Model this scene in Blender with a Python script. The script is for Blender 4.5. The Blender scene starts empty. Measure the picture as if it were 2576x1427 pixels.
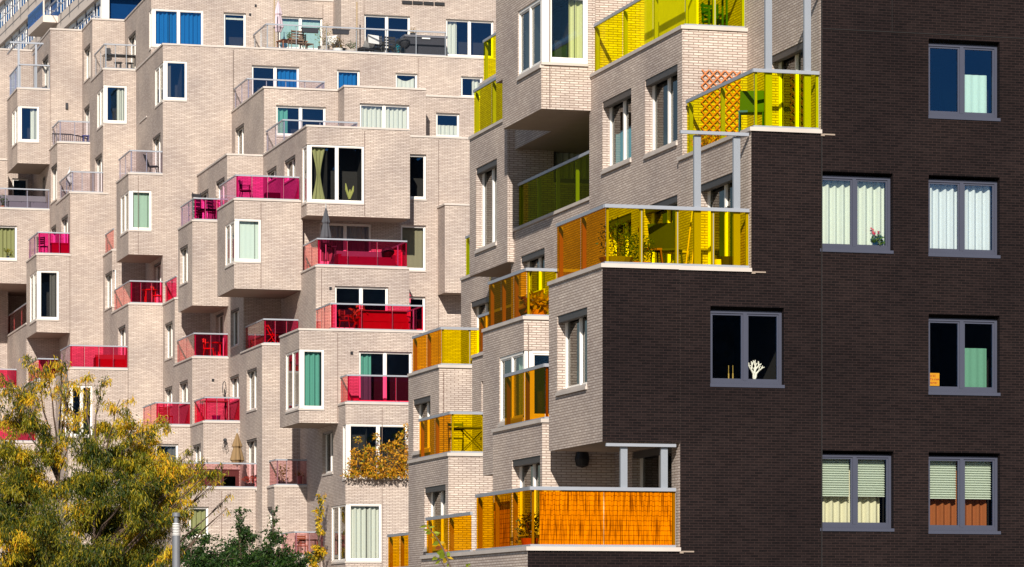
import bpy, math, random
from mathutils import Vector, Matrix
random.seed(7)
sc = bpy.context.scene
COL = sc.collection
# ------------------------------------------------------------------ camera, world, sun, exposure
CAMZ = 1.7
YAW = math.radians(15.4)
cam_d = bpy.data.cameras.new('camera'); cam = bpy.data.objects.new('camera', cam_d); COL.objects.link(cam)
sc.camera = cam
cam.location = (0, 0, CAMZ)
cam.rotation_euler = (math.radians(90), 0, -YAW)
FPX, CX, HV, K = 8690., 1288., 1585., 1.5734
cam_d.sensor_fit = 'HORIZONTAL'; cam_d.sensor_width = 36.0
cam_d.lens = 36.0*FPX/2576.0
cam_d.shift_y = (HV-1427/2.)/2576.0
cam_d.clip_start = 0.5; cam_d.clip_end = 3000
sc.render.resolution_x = 1024; sc.render.resolution_y = 567
SUN_DIR = Vector((0.347, 1.0, -0.64)).normalized()          # direction the light travels
world = bpy.data.worlds.new('World'); sc.world = world; world.use_nodes = True
wn = world.node_tree; bg = wn.nodes['Background']
sky = wn.nodes.new('ShaderNodeTexSky'); sky.sky_type = 'NISHITA'; sky.sun_disc = False
to_sun = -SUN_DIR
sky.sun_elevation = math.asin(to_sun.z)
sky.sun_rotation = math.atan2(to_sun.x, to_sun.y)
sky.air_density = 1.0; sky.dust_density = 0.3; sky.ozone_density = 2.5
wn.links.new(sky.outputs[0], bg.inputs[0]); bg.inputs[1].default_value = 0.052
sun_d = bpy.data.lights.new('sun', 'SUN'); sun_o = bpy.data.objects.new('sun', sun_d); COL.objects.link(sun_o)
sun_d.energy = 4.9; sun_d.angle = math.radians(0.5); sun_d.color = (1.0, 0.93, 0.84)
sun_o.rotation_euler = SUN_DIR.to_track_quat('-Z', 'Y').to_euler()
sun_o.location = (-30, -60, 60)
sc.view_settings.view_transform = 'Standard'; sc.view_settings.look = 'None'
sc.view_settings.exposure = 0.46; sc.view_settings.gamma = 1.0; sc.view_settings.use_curve_mapping = False
sc.render.engine = 'CYCLES'
sc.cycles.transparent_max_bounces = 24; sc.cycles.max_bounces = 6
sc.cycles.glossy_bounces = 3; sc.cycles.diffuse_bounces = 3

# ------------------------------------------------------------------ survey: a picture measure + a known plane -> a point
S_, C_ = math.sin(YAW), math.cos(YAW)
CR = {'A':(0,0,2.039),'B':(900,0,2.039),'C':(0,600,2.039),'D':(900,600,2.039),'E':(0,1200,2.039),'F':(900,1200,2.039),
'P':(700,1700,2.6189),'N1':(1800,0,2.3788),'N2':(2500,0,2.3788),'N3':(1800,600,2.3788),'N4':(2400,600,2.3788),
'N5':(1600,1150,2.3788),'N6':(1600,1650,2.3988),'N7':(2100,1650,2.3988),'V':(0,0,1/K),'T':(0,0,5.096),'W':(0,1700,2.6189)}
def U(cr, x): return (CR[cr][0]+x/CR[cr][2])/K
def Vv(cr, y): return (CR[cr][1]+y/CR[cr][2])/K
def XonY(u, Y):
    t = (u-CX)/FPX; return Y/(C_-t*S_)*(t*C_+S_)
def YonX(u, X):
    t = (u-CX)/FPX; return X/(t*C_+S_)*(C_-t*S_)
def depth(X, Y): return X*S_+Y*C_
def Zat(v, X, Y): return (HV-v)/FPX*depth(X, Y)     # height above the eye

# ------------------------------------------------------------------ materials
def new_mat(name):
    m = bpy.data.materials.new(name); m.use_nodes = True
    return m, m.node_tree, m.node_tree.nodes['Principled BSDF']
def flat(name, col, rough=0.6, metal=0.0, noise=0.12, scale=3.0, spec=0.4):
    m, nt, b = new_mat(name)
    tc = nt.nodes.new('ShaderNodeTexCoord'); no = nt.nodes.new('ShaderNodeTexNoise')
    no.inputs['Scale'].default_value = scale; no.inputs['Detail'].default_value = 5
    mx = nt.nodes.new('ShaderNodeMix'); mx.data_type = 'RGBA'
    mx.inputs[6].default_value = (*[c*(1-noise) for c in col], 1); mx.inputs[7].default_value = (*[min(1, c*(1+noise)) for c in col], 1)
    nt.links.new(tc.outputs['Object'], no.inputs['Vector']); nt.links.new(no.outputs['Fac'], mx.inputs[0])
    nt.links.new(mx.outputs[2], b.inputs['Base Color'])
    b.inputs['Roughness'].default_value = rough; b.inputs['Metallic'].default_value = metal
    b.inputs['Specular IOR Level'].default_value = spec
    return m
def brick(name, c1, c2, c3, mortar, row=0.05, width=0.21, msize=0.007, bump=0.6, rough=0.85, patch=0.18, spec=0.25):
    m, nt, b = new_mat(name); L = nt.links
    uv = nt.nodes.new('ShaderNodeUVMap')
    br = nt.nodes.new('ShaderNodeTexBrick'); br.offset = 0.5; br.squash = 1
    br.inputs['Scale'].default_value = 1.0; br.inputs['Brick Width'].default_value = width
    br.inputs['Row Height'].default_value = row; br.inputs['Mortar Size'].default_value = msize
    br.inputs['Mortar Smooth'].default_value = 0.1; br.inputs['Bias'].default_value = 0.0
    br.inputs['Color1'].default_value = (*c1, 1); br.inputs['Color2'].default_value = (*c2, 1); br.inputs['Mortar'].default_value = (*mortar, 1)
    L.new(uv.outputs[0], br.inputs['Vector'])
    # tone differing from brick to brick in runs along the courses, and soft cloudy patches
    mp = nt.nodes.new('ShaderNodeMapping'); mp.inputs['Scale'].default_value = (3.2, 13, 1); L.new(uv.outputs[0], mp.inputs[0])
    n1 = nt.nodes.new('ShaderNodeTexNoise'); n1.inputs['Scale'].default_value = 1.0; n1.inputs['Detail'].default_value = 3; L.new(mp.outputs[0], n1.inputs['Vector'])
    r1 = nt.nodes.new('ShaderNodeValToRGB'); r1.color_ramp.elements[0].position = 0.42; r1.color_ramp.elements[1].position = 0.62; L.new(n1.outputs['Fac'], r1.inputs[0])
    mx = nt.nodes.new('ShaderNodeMix'); mx.data_type = 'RGBA'; mx.blend_type = 'MIX'; mx.inputs[7].default_value = (*c3, 1)
    ml = nt.nodes.new('ShaderNodeMath'); ml.operation = 'MULTIPLY'; ml.inputs[1].default_value = 0.5; L.new(r1.outputs[0], ml.inputs[0])
    inv = nt.nodes.new('ShaderNodeMath'); inv.operation = 'SUBTRACT'; inv.inputs[0].default_value = 1.0; L.new(br.outputs['Fac'], inv.inputs[1])
    ml2 = nt.nodes.new('ShaderNodeMath'); ml2.operation = 'MULTIPLY'; L.new(ml.outputs[0], ml2.inputs[0]); L.new(inv.outputs[0], ml2.inputs[1])
    L.new(ml2.outputs[0], mx.inputs[0]); L.new(br.outputs['Color'], mx.inputs[6])
    n2 = nt.nodes.new('ShaderNodeTexNoise'); n2.inputs['Scale'].default_value = 0.45; n2.inputs['Detail'].default_value = 6; L.new(uv.outputs[0], n2.inputs['Vector'])
    r2 = nt.nodes.new('ShaderNodeValToRGB'); e = r2.color_ramp.elements; e[0].position = 0.3; e[1].position = 0.7
    e[0].color = (1-patch, 1-patch, 1-patch*0.9, 1); e[1].color = (1+patch*0.25, 1+patch*0.25, 1+patch*0.2, 1); L.new(n2.outputs['Fac'], r2.inputs[0])
    m3 = nt.nodes.new('ShaderNodeMix'); m3.data_type = 'RGBA'; m3.blend_type = 'MULTIPLY'; m3.inputs[0].default_value = 1
    L.new(mx.outputs[2], m3.inputs[6]); L.new(r2.outputs[0], m3.inputs[7]); L.new(m3.outputs[2], b.inputs['Base Color'])
    bp = nt.nodes.new('ShaderNodeBump'); bp.inputs['Strength'].default_value = bump; bp.inputs['Distance'].default_value = 0.012
    nf = nt.nodes.new('ShaderNodeTexNoise'); nf.inputs['Scale'].default_value = 30; L.new(uv.outputs[0], nf.inputs['Vector'])
    ad = nt.nodes.new('ShaderNodeMath'); ad.operation = 'MULTIPLY_ADD'; ad.inputs[1].default_value = 0.35; L.new(nf.outputs['Fac'], ad.inputs[0]); L.new(inv.outputs[0], ad.inputs[2])
    L.new(ad.outputs[0], bp.inputs['Height']); L.new(bp.outputs[0], b.inputs['Normal'])
    b.inputs['Roughness'].default_value = rough; b.inputs['Specular IOR Level'].default_value = spec
    return m
def glass(name, tint, ior=1.45, gl=(1, 1, 1), rough=0.0, boost=1.0):
    m, nt, b = new_mat(name); nt.nodes.remove(b); L = nt.links
    out = nt.nodes['Material Output']
    tr = nt.nodes.new('ShaderNodeBsdfTransparent'); tr.inputs[0].default_value = (*tint, 1)
    g = nt.nodes.new('ShaderNodeBsdfGlossy'); g.inputs['Color'].default_value = (*gl, 1); g.inputs['Roughness'].default_value = rough
    lw = nt.nodes.new('ShaderNodeLayerWeight'); pw = nt.nodes.new('ShaderNodeMath'); pw.operation = 'POWER'; pw.inputs[1].default_value = 5
    f0 = ((ior-1)/(ior+1))**2; fr = nt.nodes.new('ShaderNodeMath'); fr.operation = 'MULTIPLY_ADD'; fr.inputs[1].default_value = 1-f0; fr.inputs[2].default_value = f0
    L.new(lw.outputs['Facing'], pw.inputs[0]); L.new(pw.outputs[0], fr.inputs[0])
    mu = nt.nodes.new('ShaderNodeMath'); mu.operation = 'MULTIPLY'; mu.inputs[1].default_value = boost; mu.use_clamp = True
    mix = nt.nodes.new('ShaderNodeMixShader')
    L.new(fr.outputs[0], mu.inputs[0]); L.new(mu.outputs[0], mix.inputs[0]); L.new(tr.outputs[0], mix.inputs[1]); L.new(g.outputs[0], mix.inputs[2])
    L.new(mix.outputs[0], out.inputs[0])
    if name == 'window_glass':
        tn = nt.nodes.new('ShaderNodeTexCoord'); nz = nt.nodes.new('ShaderNodeTexNoise'); nz.inputs['Scale'].default_value = 0.8; bq = nt.nodes.new('ShaderNodeBump'); bq.inputs['Strength'].default_value = 0.25; bq.inputs['Distance'].default_value = 0.03
        L.new(tn.outputs['Object'], nz.inputs['Vector']); L.new(nz.outputs['Fac'], bq.inputs['Height']); L.new(bq.outputs[0], g.inputs['Normal'])
    return m
def cloth(name, col, trans=0.25):
    m, nt, b = new_mat(name); L = nt.links
    tc = nt.nodes.new('ShaderNodeTexCoord'); no = nt.nodes.new('ShaderNodeTexNoise'); no.inputs['Scale'].default_value = 25
    L.new(tc.outputs['Object'], no.inputs['Vector'])
    mx = nt.nodes.new('ShaderNodeMix'); mx.data_type = 'RGBA'; mx.inputs[6].default_value = (*[c*.85 for c in col], 1); mx.inputs[7].default_value = (*col, 1)
    L.new(no.outputs['Fac'], mx.inputs[0]); L.new(mx.outputs[2], b.inputs['Base Color']); b.inputs['Roughness'].default_value = 0.95
    b.inputs['Specular IOR Level'].default_value = 0.1
    return m
def leafmat(name, cols, rough=0.55):
    m, nt, b = new_mat(name); L = nt.links
    g = nt.nodes.new('ShaderNodeNewGeometry'); r = nt.nodes.new('ShaderNodeValToRGB')
    e = r.color_ramp.elements
    while len(e) < len(cols): e.new(0.5)
    for i, c in enumerate(cols): e[i].position = i/(len(cols)-1); e[i].color = (*c, 1)
    L.new(g.outputs['Random Per Island'], r.inputs[0]); L.new(r.outputs[0], b.inputs['Base Color'])
    b.inputs['Roughness'].default_value = rough; b.inputs['Specular IOR Level'].default_value = 0.3
    t = nt.nodes.new('ShaderNodeBsdfTranslucent'); L.new(r.outputs[0], t.inputs[0])
    ms = nt.nodes.new('ShaderNodeMixShader'); ms.inputs[0].default_value = 0.3
    L.new(b.outputs[0], ms.inputs[1]); L.new(t.outputs[0], ms.inputs[2]); L.new(ms.outputs[0], nt.nodes['Material Output'].inputs[0])
    return m
M = {}
M['lb'] = brick('pale_brick', (0.555, 0.462, 0.395), (0.70, 0.60, 0.52), (0.455, 0.37, 0.325), (0.30, 0.225, 0.18), row=0.0593, width=0.235, msize=0.009, bump=1.0, patch=0.26)  # shade of the raked joints is put into the dark mortar colour
M['db'] = brick('dark_brick', (0.0085, 0.0058, 0.0060), (0.0165, 0.0112, 0.0110), (0.0042, 0.0040, 0.0048), (0.038, 0.023, 0.021), row=0.0575, width=0.195, bump=0.35, rough=0.85, msize=0.0045, patch=0.3, spec=0.08)
M['coping'] = flat('pale_stone_coping', (0.52, 0.46, 0.41), 0.8, noise=0.22, scale=1.5)
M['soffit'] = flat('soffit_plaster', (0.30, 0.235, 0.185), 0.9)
M['deck'] = flat('terrace_deck', (0.32, 0.28, 0.25), 0.9)
M['white'] = flat('white_window_paint', (0.80, 0.76, 0.70), 0.35, noise=0.04)
M['grey'] = flat('grey_window_paint', (0.055, 0.060, 0.088), 0.4, noise=0.06)
M['rail'] = flat('zinc_grey_rail', (0.34, 0.36, 0.40), 0.45, 0.3, noise=0.06)
M['shade'] = flat('dark_screen_box', (0.05, 0.045, 0.043), 0.5)
M['room'] = flat('room_shade', (0.022, 0.020, 0.019), 0.9)
M['floor_in'] = flat('floor_shade', (0.05, 0.04, 0.03), 0.9)
M['pane'] = glass('window_glass', (0.92, 0.94, 0.90), 1.52, (0.14, 0.46, 1.0), boost=3.2)
M['panew'] = glass('side_window_glass', (0.55, 0.66, 0.60), 1.5, (1.0, 1.0, 0.97), boost=0.95)
M['dpane'] = glass('blue_window_glass', (0.45, 0.6, 0.62), 1.52, (0.10, 0.40, 1.0), boost=0.8)
M['black'] = flat('black_paint', (0.012, 0.012, 0.014), 0.5)
M['concrete'] = flat('far_concrete', (0.66, 0.57, 0.50), 0.9)
M['slatew'] = flat('dark_blue_panel', (0.004, 0.07, 0.26), 0.4)
G = dict(
 clear=(0.92, 0.93, 0.93), lilac=(0.78, 0.74, 0.82), blue=(0.22, 0.46, 0.85), magenta=(0.97, 0.05, 0.36), mlilac=(0.75, 0.42, 0.64),
 crimson=(0.98, 0.08, 0.23), salmon=(0.95, 0.33, 0.31), red=(0.99, 0.075, 0.20), rose=(0.88, 0.54, 0.57), rosed=(0.80, 0.54, 0.57),
 lemon=(1.0, 0.97, 0.0), lemond=(0.93, 0.88, 0.0), olive=(0.62, 0.70, 0.0), sun=(1.0, 0.79, 0.0), amber=(0.84, 0.33, 0.0), amberd=(0.70, 0.28, 0.0), ambf=(0.86, 0.42, 0.0), gold=(0.90, 0.52, 0.01), brown=(0.52, 0.21, 0.0))
for k_, t_ in G.items(): M['g_'+k_] = glass('glass_'+k_, t_, 1.4, boost=(0.6 if k_ in ('clear', 'lilac', 'blue', 'salmon', 'mlilac', 'rose') else 0.3), gl=((1, 1, 1) if k_ in ('clear', 'lilac', 'blue', 'salmon', 'mlilac', 'rose', 'rosed', 'crimson', 'red', 'magenta') else (.8, .6, .1)))

# ------------------------------------------------------------------ mesh helpers
class MB:
    def __init__(s): s.v = []; s.f = []; s.uv = []; s.mi = []
    def quad(s, p, uv=None, mi=0):
        n = len(s.v); s.v += [tuple(q) for q in p]; s.f.append(tuple(range(n, n+len(p)))); s.mi.append(mi)
        s.uv += (uv if uv else [(0, 0)]*len(p))
    def box(s, x0, x1, y0, y1, z0, z1, mi=0):
        if x0 > x1: x0, x1 = x1, x0
        if y0 > y1: y0, y1 = y1, y0
        if z0 > z1: z0, z1 = z1, z0
        c = lambda x, y, z: (x, y, z)
        s.quad([c(x0,y0,z0), c(x1,y0,z0), c(x1,y0,z1), c(x0,y0,z1)], [(x0,z0),(x1,z0),(x1,z1),(x0,z1)], mi)
        s.quad([c(x1,y1,z0), c(x0,y1,z0), c(x0,y1,z1), c(x1,y1,z1)], [(x1,z0),(x0,z0),(x0,z1),(x1,z1)], mi)
        s.quad([c(x0,y1,z0), c(x0,y0,z0), c(x0,y0,z1), c(x0,y1,z1)], [(y1,z0),(y0,z0),(y0,z1),(y1,z1)], mi)
        s.quad([c(x1,y0,z0), c(x1,y1,z0), c(x1,y1,z1), c(x1,y0,z1)], [(y0,z0),(y1,z0),(y1,z1),(y0,z1)], mi)
        s.quad([c(x0,y0,z1), c(x1,y0,z1), c(x1,y1,z1), c(x0,y1,z1)], [(x0,y0),(x1,y0),(x1,y1),(x0,y1)], mi)
        s.quad([c(x0,y1,z0), c(x1,y1,z0), c(x1,y0,z0), c(x0,y0,z0)], [(x0,y1),(x1,y1),(x1,y0),(x0,y0)], mi)
    def tube(s, pts, rads, n=6, mi=0, cap=True):
        rings = []
        for i, p in enumerate(pts):
            p = Vector(p)
            d = (Vector(pts[min(i+1, len(pts)-1)])-Vector(pts[max(i-1, 0)]))
            if d.length < 1e-9: d = Vector((0, 0, 1))
            d.normalize(); a = d.orthogonal().normalized(); b = d.cross(a)
            r = rads[i] if isinstance(rads, (list, tuple)) else rads
            base = len(s.v)
            for k in range(n):
                th = 2*math.pi*k/n; s.v.append(tuple(p+a*r*math.cos(th)+b*r*math.sin(th)))
            rings.append(base)
        for i in range(len(rings)-1):
            a0, b0 = rings[i], rings[i+1]
            # align ring starts
            for k in range(n):
                k2 = (k+1) % n
                s.f.append((a0+k, a0+k2, b0+k2, b0+k)); s.mi.append(mi); s.uv += [(0, 0)]*4
        if cap:
            s.f.append(tuple(rings[0]+k for k in reversed(range(n)))); s.mi.append(mi); s.uv += [(0, 0)]*n
            s.f.append(tuple(rings[-1]+k for k in range(n))); s.mi.append(mi); s.uv += [(0, 0)]*n
    def lathe(s, cx, cy, prof, n=14, mi=0, z0=0):
        base = len(s.v)
        for r, z in prof:
            for k in range(n):
                th = 2*math.pi*k/n; s.v.append((cx+r*math.cos(th), cy+r*math.sin(th), z0+z))
        for i in range(len(prof)-1):
            for k in range(n):
                k2 = (k+1) % n; a = base+i*n
                s.f.append((a+k, a+k2, a+n+k2, a+n+k)); s.mi.append(mi); s.uv += [(0, 0)]*4
    def build(s, name, mats, parent=None, smooth=False):
        me = bpy.data.meshes.new(name); me.from_pydata(s.v, [], s.f)
        ul = me.uv_layers.new(name='UVMap')
        if len(s.uv) == len(me.loops):
            flatuv = [c for uv in s.uv for c in uv]; ul.data.foreach_set('uv', flatuv)
        if not isinstance(mats, (list, tuple)): mats = [mats]
        for m in mats: me.materials.append(m)
        me.polygons.foreach_set('material_index', s.mi)
        if smooth: me.polygons.foreach_set('use_smooth', [True]*len(me.polygons))
        me.update()
        o = bpy.data.objects.new(name, me); COL.objects.link(o)
        if parent is not None: o.parent = parent
        return o
def tag(o, label=None, cat=None, group=None, kind=None):
    if label: o['label'] = label
    if cat: o['category'] = cat
    if group: o['group'] = group
    if kind: o['kind'] = kind
    return o
def empty(name, loc, label, cat, group=None, rz=0):
    o = bpy.data.objects.new(name, None); o.empty_display_size = 0.3; COL.objects.link(o); o.location = loc; o.rotation_euler = (0, 0, rz)
    return tag(o, label, cat, group)

# ------------------------------------------------------------------ building volumes
VOL = {}
class Vol: pass
def vol(name, X0, X1, Y0, Y1, top, bot, fm='lb', cope=True, bld='far', capF=None):
    v = Vol(); i = len(VOL); j = 0.002*(i % 11)
    v.name = name; v.X0 = X0-j; v.X1 = X1; v.Y0 = Y0-j; v.Y1 = Y1+j; v.top = top-(0.003*(i % 5) if cope else 0); v.bot = bot; v.fm = fm
    v.cope = cope; v.bld = bld; v.hF = []; v.hS = []; v.capF = capF
    VOL[name] = v; return v
GB = -1.7
# far cascade (metres; heights above the eye)
vol('A6', 8, 24.2, 178.9, 186, 30, GB)
vol('A5', 23.56, 26, 172.2, 180, 30, GB)
vol('A4', 25.15, 28, 168.8, 176, 30, GB)
vol('A3', 25.15, 27, 165.3, 169.2, 27, GB)
vol('U1', 26.75, 40, 160.9, 172, 30, 20, cope=True)
vol('U2', 35.5, 62, 159.2, 168, 36, 20)
vol('A1', 26.75, 62, 157.6, 166, 27, GB)
vol('A7', 21.95, 23.56, 172.4, 176.4, 27, 23.25)
vol('L1', 18, 22.0, 176.6, 181, 24, GB)
vol('A8', 23.56, 25.4, 169.6, 174, 24, GB)
vol('C9', 23.56, 25.4, 165.3, 170, 21, GB)
vol('A10', 25.15, 26.8, 157.65, 161.2, 21, 17.25)
vol('C11', 8, 23.56, 172.45, 179.2, 21, 17.25)
vol('C12', 21.95, 23.6, 165.3, 169.0, 18, 14.25)
vol('C14', 25.15, 27, 162.5, 165.6, 18, GB)
vol('C15', 25.15, 27, 157.6, 162.6, 15, GB)
vol('C20', 28.35, 31, 150.2, 158, 21, GB)
vol('C22', 26.75, 28.5, 149.9, 153.5, 18, 14.25)
vol('C23', 26.75, 28.6, 154.4, 159, 15, GB)
vol('C24', 26.75, 28.5, 149.9, 154.6, 12, GB)
vol('C25', 26.75, 28.5, 147.2, 150.5, 9, GB)
vol('E26', 25.15, 27, 150.4, 158, 9, GB)
vol('E16', 22.4, 25.3, 157.8, 162, 12, GB)
vol('E300', 21.95, 23.8, 165.3, 170, 12, GB)
vol('R2', 21.95, 23.8, 169.0, 178, 15, GB)
vol('E17', 8, 22.1, 172.6, 177, 12, GB)
vol('E18', 8, 22.0, 165.35, 171, 9, GB)
vol('C21', 27.1, 30, 142.0, 145.8, 18, 14.25)
vol('R1', 28.35, 30.5, 146.4, 151, 16, GB)
vol('F27', 28.35, 30, 142.3, 147, 12, GB)
vol('B30', 29.95, 34.35, 140.85, 150, 21, 17.25)
vol('R', 34.3, 62, 142.6, 152, 21, GB)
vol('Rl', 30.0, 34.4, 142.62, 152, 17.3, GB, cope=False)
vol('B300', 29.95, 33.35, 150.0, 158, 24, GB)
vol('B945', 33.3, 37.0, 148.7, 158, 24, GB)
vol('Q2', 36.9, 62, 150.5, 158, 24, GB)
vol('Q1', 36.0, 41, 141.35, 142.8, 18, 14.25)
vol('D29', 29.95, 33.9, 139.1, 142.8, 15, GB)
vol('F28', 28.35, 33.6, 134.8, 138.6, 12, 8.25)
vol('F28c', 31.2, 33.6, 135.0, 142, 8.3, GB, cope=False)
vol('P1', 29.95, 40, 133.5, 142.7, 9, GB)
vol('P4', 28.57, 30.1, 140.8, 144, 6, GB)
vol('P5', 25.15, 28.7, 143.7, 151, 6, GB)
vol('P6', 28.7, 30.1, 137.6, 141, 3, GB)
# near building
NB = dict(bld='near')
vol('D0', 26.2, 48, 70.0, 82.3, 25, GB, fm='db', cope=False, **NB)
vol('D1', 24.6, 26.2, 70.0, 75.0, 10.76, 7.6, fm='db', **NB)
vol('D2', 21.27, 23.02, 70.0, 74.1, 7.746, 3.99, fm='db', **NB)
vol('D2c', 23.0, 26.22, 70.0, 75.0, 7.74, GB, fm='db', cope=True, **NB)
vol('D3', 19.63, 23.0, 70.0, 79.3, 1.746, GB, fm='db', **NB)
vol('Nj', 21.3, 24.8, 74.75, 79.0, 4.746, GB, **NB)
vol('Na', 24.65, 27.3, 74.85, 82.2, 13.76, GB, **NB)
vol('G', 24.7, 27.3, 82.2, 89.7, 10.76, GB, **NB)
vol('Ng', 24.72, 40, 82.25, 90, 22, 12.9, cope=False, **NB)
vol('Nh', 22.96, 24.75, 82.2, 86.1, 7.746, 3.98, **NB)
vol('Nb', 23.38, 24.75, 82.1, 85.7, 22, 12.88, cope=False, **NB)
vol('Nb2', 23.42, 24.75, 85.6, 86.6, 22, 14.2, cope=False, **NB)
vol('Nc', 24.5, 32, 89.4, 93.4, 13.76, 9.88, **NB)
vol('core', 27.25, 40, 82.4, 102.6, 16.77, GB, **NB)
vol('Ncl', 27.2, 27.4, 89.0, 103, 10.5, GB, cope=False, **NB)
vol('G2', 24.83, 27.3, 89.75, 94.35, 7.746, GB, **NB)
vol('Nf', 26.6, 33, 93.0, 102.4, 10.76, GB, **NB)
vol('Nl', 24.8, 26.8, 98.05, 101.8, 7.746, GB, **NB)
vol('Nm', 23.0, 25.0, 89.9, 94.4, 4.746, GB, **NB)
vol('Nz', 23.0, 24.9, 94.3, 97.5, 1.746, GB, **NB)

WIN = []
def wF(v, cr, xl, xr, yt, yb, panes=1, ybcr=None, **kw):
    V_ = VOL[v]; a0 = XonY(U(cr, xl), V_.Y0); a1 = XonY(U(cr, xr), V_.Y0)
    z1 = Zat(Vv(cr, yt), a0, V_.Y0); z0 = Zat(Vv(ybcr or cr, yb), a0, V_.Y0)
    if kw.get('corner'): a0 = V_.X0
    WIN.append((v, 'F', a0, a1, z0, z1, panes, kw)); V_.hF.append((a0, a1, z0, z1))
def wS(v, cr, xl, xr, yt, yb, panes=2, ybcr=None, **kw):
    V_ = VOL[v]; a0 = YonX(U(cr, xr), V_.X0); a1 = YonX(U(cr, xl), V_.X0)
    z1 = Zat(Vv(cr, yt), V_.X0, a0); z0 = Zat(Vv(ybcr or cr, yb), V_.X0, a0)
    if kw.get('corner'): a0 = V_.Y0
    WIN.append((v, 'S', a0, a1, z0, z1, panes, kw)); V_.hS.append((a0, a1, z0, z1))
cc = dict(corner=True)
# ---- far windows
wF('U1','A',1230,1640,70,372,2,**cc, cur=('blue','full','blue pleated curtain filling the wide corner window at the top of the terrace storey')); wS('U1','A',1203,1228,70,380,1,**cc)
wF('U1','A',1805,1985,100,382,1, cur=('pale','strip','short white roller blind in the single blue window left of the terrace'))
wF('U1','B',415,770,128,392,2, cur=('teal','full','pale teal blind in the terrace door behind the closed parasol'))
wF('U2','B',1105,1475,115,430,2)
wF('U2','B',1765,2150,152,452,2, cur=('pale','left','white pleated curtain in the wide window at the right end of the top terrace'))
wF('A1','A',1326,1508,490,803,1,**cc, cur=('greyd','left','grey curtain in the corner window under the long terrace')); wS('A1','A',1250,1326,490,803,2,**cc)
wF('A1','B',197,580,525,790,2, cur=('blue','right','blue sheer curtain in the wide window behind the upper lilac railing'))
wF('A1','B',885,1070,562,740,1, cur=('blue','full','blue sheer curtain in the small window left of the white cloth window'))
wF('A1','B',1357,1535,588,745,1, cur=('pale','drape','white cloth sagging across the small top window'))
wF('A1','B',1887,2060,615,785,1, cur=('pale','right','white curtain in the small window nearest the yellow railing'))
wS('A1','A',1128,1185,660,935,2); wS('A1','A',1230,1295,1065,1395,2); wS('A1','A',1122,1182,1165,1395,2)
wS('U1','A',1035,1095,240,550,2)
wF('A3','A',848,1022,688,988,1,**cc, cur=('pale','right','white curtain at the right of the corner window below the balcony with a table')); wS('A3','A',783,848,688,988,2,**cc)
wS('A4','A',678,728,345,615,2); wS('A3','A',675,722,835,1120,2) if False else wS('A4','A',676,722,835,1125,2)
wS('A3','A',765,822,1232,1545,2)
wS('A5','A',340,390,430,715,2)
wF('A7','A',145,315,855,1140,1,**cc, cur=('pale','right','white curtain at the right of the corner window under the blue glass balcony')); wS('A7','A',97,145,855,1140,2,**cc)
wS('A8','A',410,460,1310,1600,2); wS('C9','C',493,547,500,820,2); wS('A8','C',410,457,580,820,2)
wF('A6','C',98,225,215,462,1); wS('A5','C',345,388,175,462,2)
wF('C11','C',-30,138,595,872,1, cur=('olive','full','olive curtain in the window at the left edge above a potted plant'))
wF('C12','C',300,474,960,1352,1,**cc, cur=('greyd','right','dark curtain in the tall corner window left of the red balcony')); wS('C12','C',240,300,960,1352,2,**cc)
wF('A10','C',1042,1222,312,630,1,**cc, cur=('mint','full','pale mint roller blind closing the corner window of the hanging box in the middle left')); wS('A10','C',972,1042,312,630,2,**cc)
wS('C14','C',846,905,955,1245,2)
wS('C15','E',850,902,240,430,2); wS('C15','E',952,1012,170,500,2)
wS('A1','C',1240,1300,880,1215,2)
wS('C20','C',1742,1812,200,560,2); wS('C20','C',1612,1682,295,560,2)
wS('C22','C',1450,1515,745,1045,2)
wF('C21','D',70,270,542,885,1,**cc, cur=('mintp','full','pale mint roller blind closing the corner window of the box under the long magenta railing')); wS('C21','C',1817,1905,545,888,2,**cc)
wS('C20','E',1742,1812,65,440,2)
wS('C23','E',1330,1392,140,432,2)
wS('R1','E',1862,1930,30,330,2)
wS('C23','E',1328,1390,665,820,2); wS('C24','E',1447,1515,615,800,2)
wS('F27','F',155,237,515,850,2); wS('R1','F',18,92,570,775,2)
wS('F27','F',152,237,1085,1500,2)
wS('C25','E',1555,1620,1130,1420,2)
wF('E26','E',1255,1440,1135,1450,1, cur=('greyd','right','dark curtain in the low white framed window behind the yellow tree'))
wF('F28','F',573,780,372,850,1,**cc, cur=('teald','full','green teal curtain closing the corner window of the lower hanging box')); wS('F28','F',470,573,372,850,2,**cc)
wF('F28','F',1062,1490,385,803,2, cur=('teald','left','teal curtain parted in the wide window above the lowest crimson railing'))
wF('P1','F',978,1455,975,1412,2,**cc); wS('P1','F',930,978,975,1412,1,**cc)
wF('P1','P',1788,2122,770,1365,1,**cc, cur=('pale','full','pale grey green curtain in the corner window at the foot of the pale brick tower')); wS('P1','P',1602,1788,770,1365,2,**cc)
wS('Rl','P',1295,1405,55,560,2); wS('P1','P',1510,1620,5,445,2)
wF('E16','E',560,745,665,1075,2,**cc); wS('E16','E',495,560,665,1075,2,**cc)
wF('P5','P',125,330,800,1115,1, cur=('olive','full','olive green curtain in the ground floor window beside the lamp'))
wS('P4','P',890,988,800,1185,2); 
wF('D29','D',868,1298,1083,1440,2)
wF('B30','B',645,1103,1165,1628,2,**cc, cur=('olive','tied','olive curtain tied in the middle inside the big two pane window')); wS('B30','B',603,645,1165,1628,1,**cc)
wS('B30','B',460,548,1245,1423,2); wS('R','B',460,548,1425,1500,2) if False else None
wS('B30','B',318,396,1335,1427,2)
wF('B300','B',393,795,848,1092,2, cur=('teald','left','pale green curtain at the left of the dark window behind the lower lilac railing')); wS('B300','B',62,133,990,1240,2)
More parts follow.
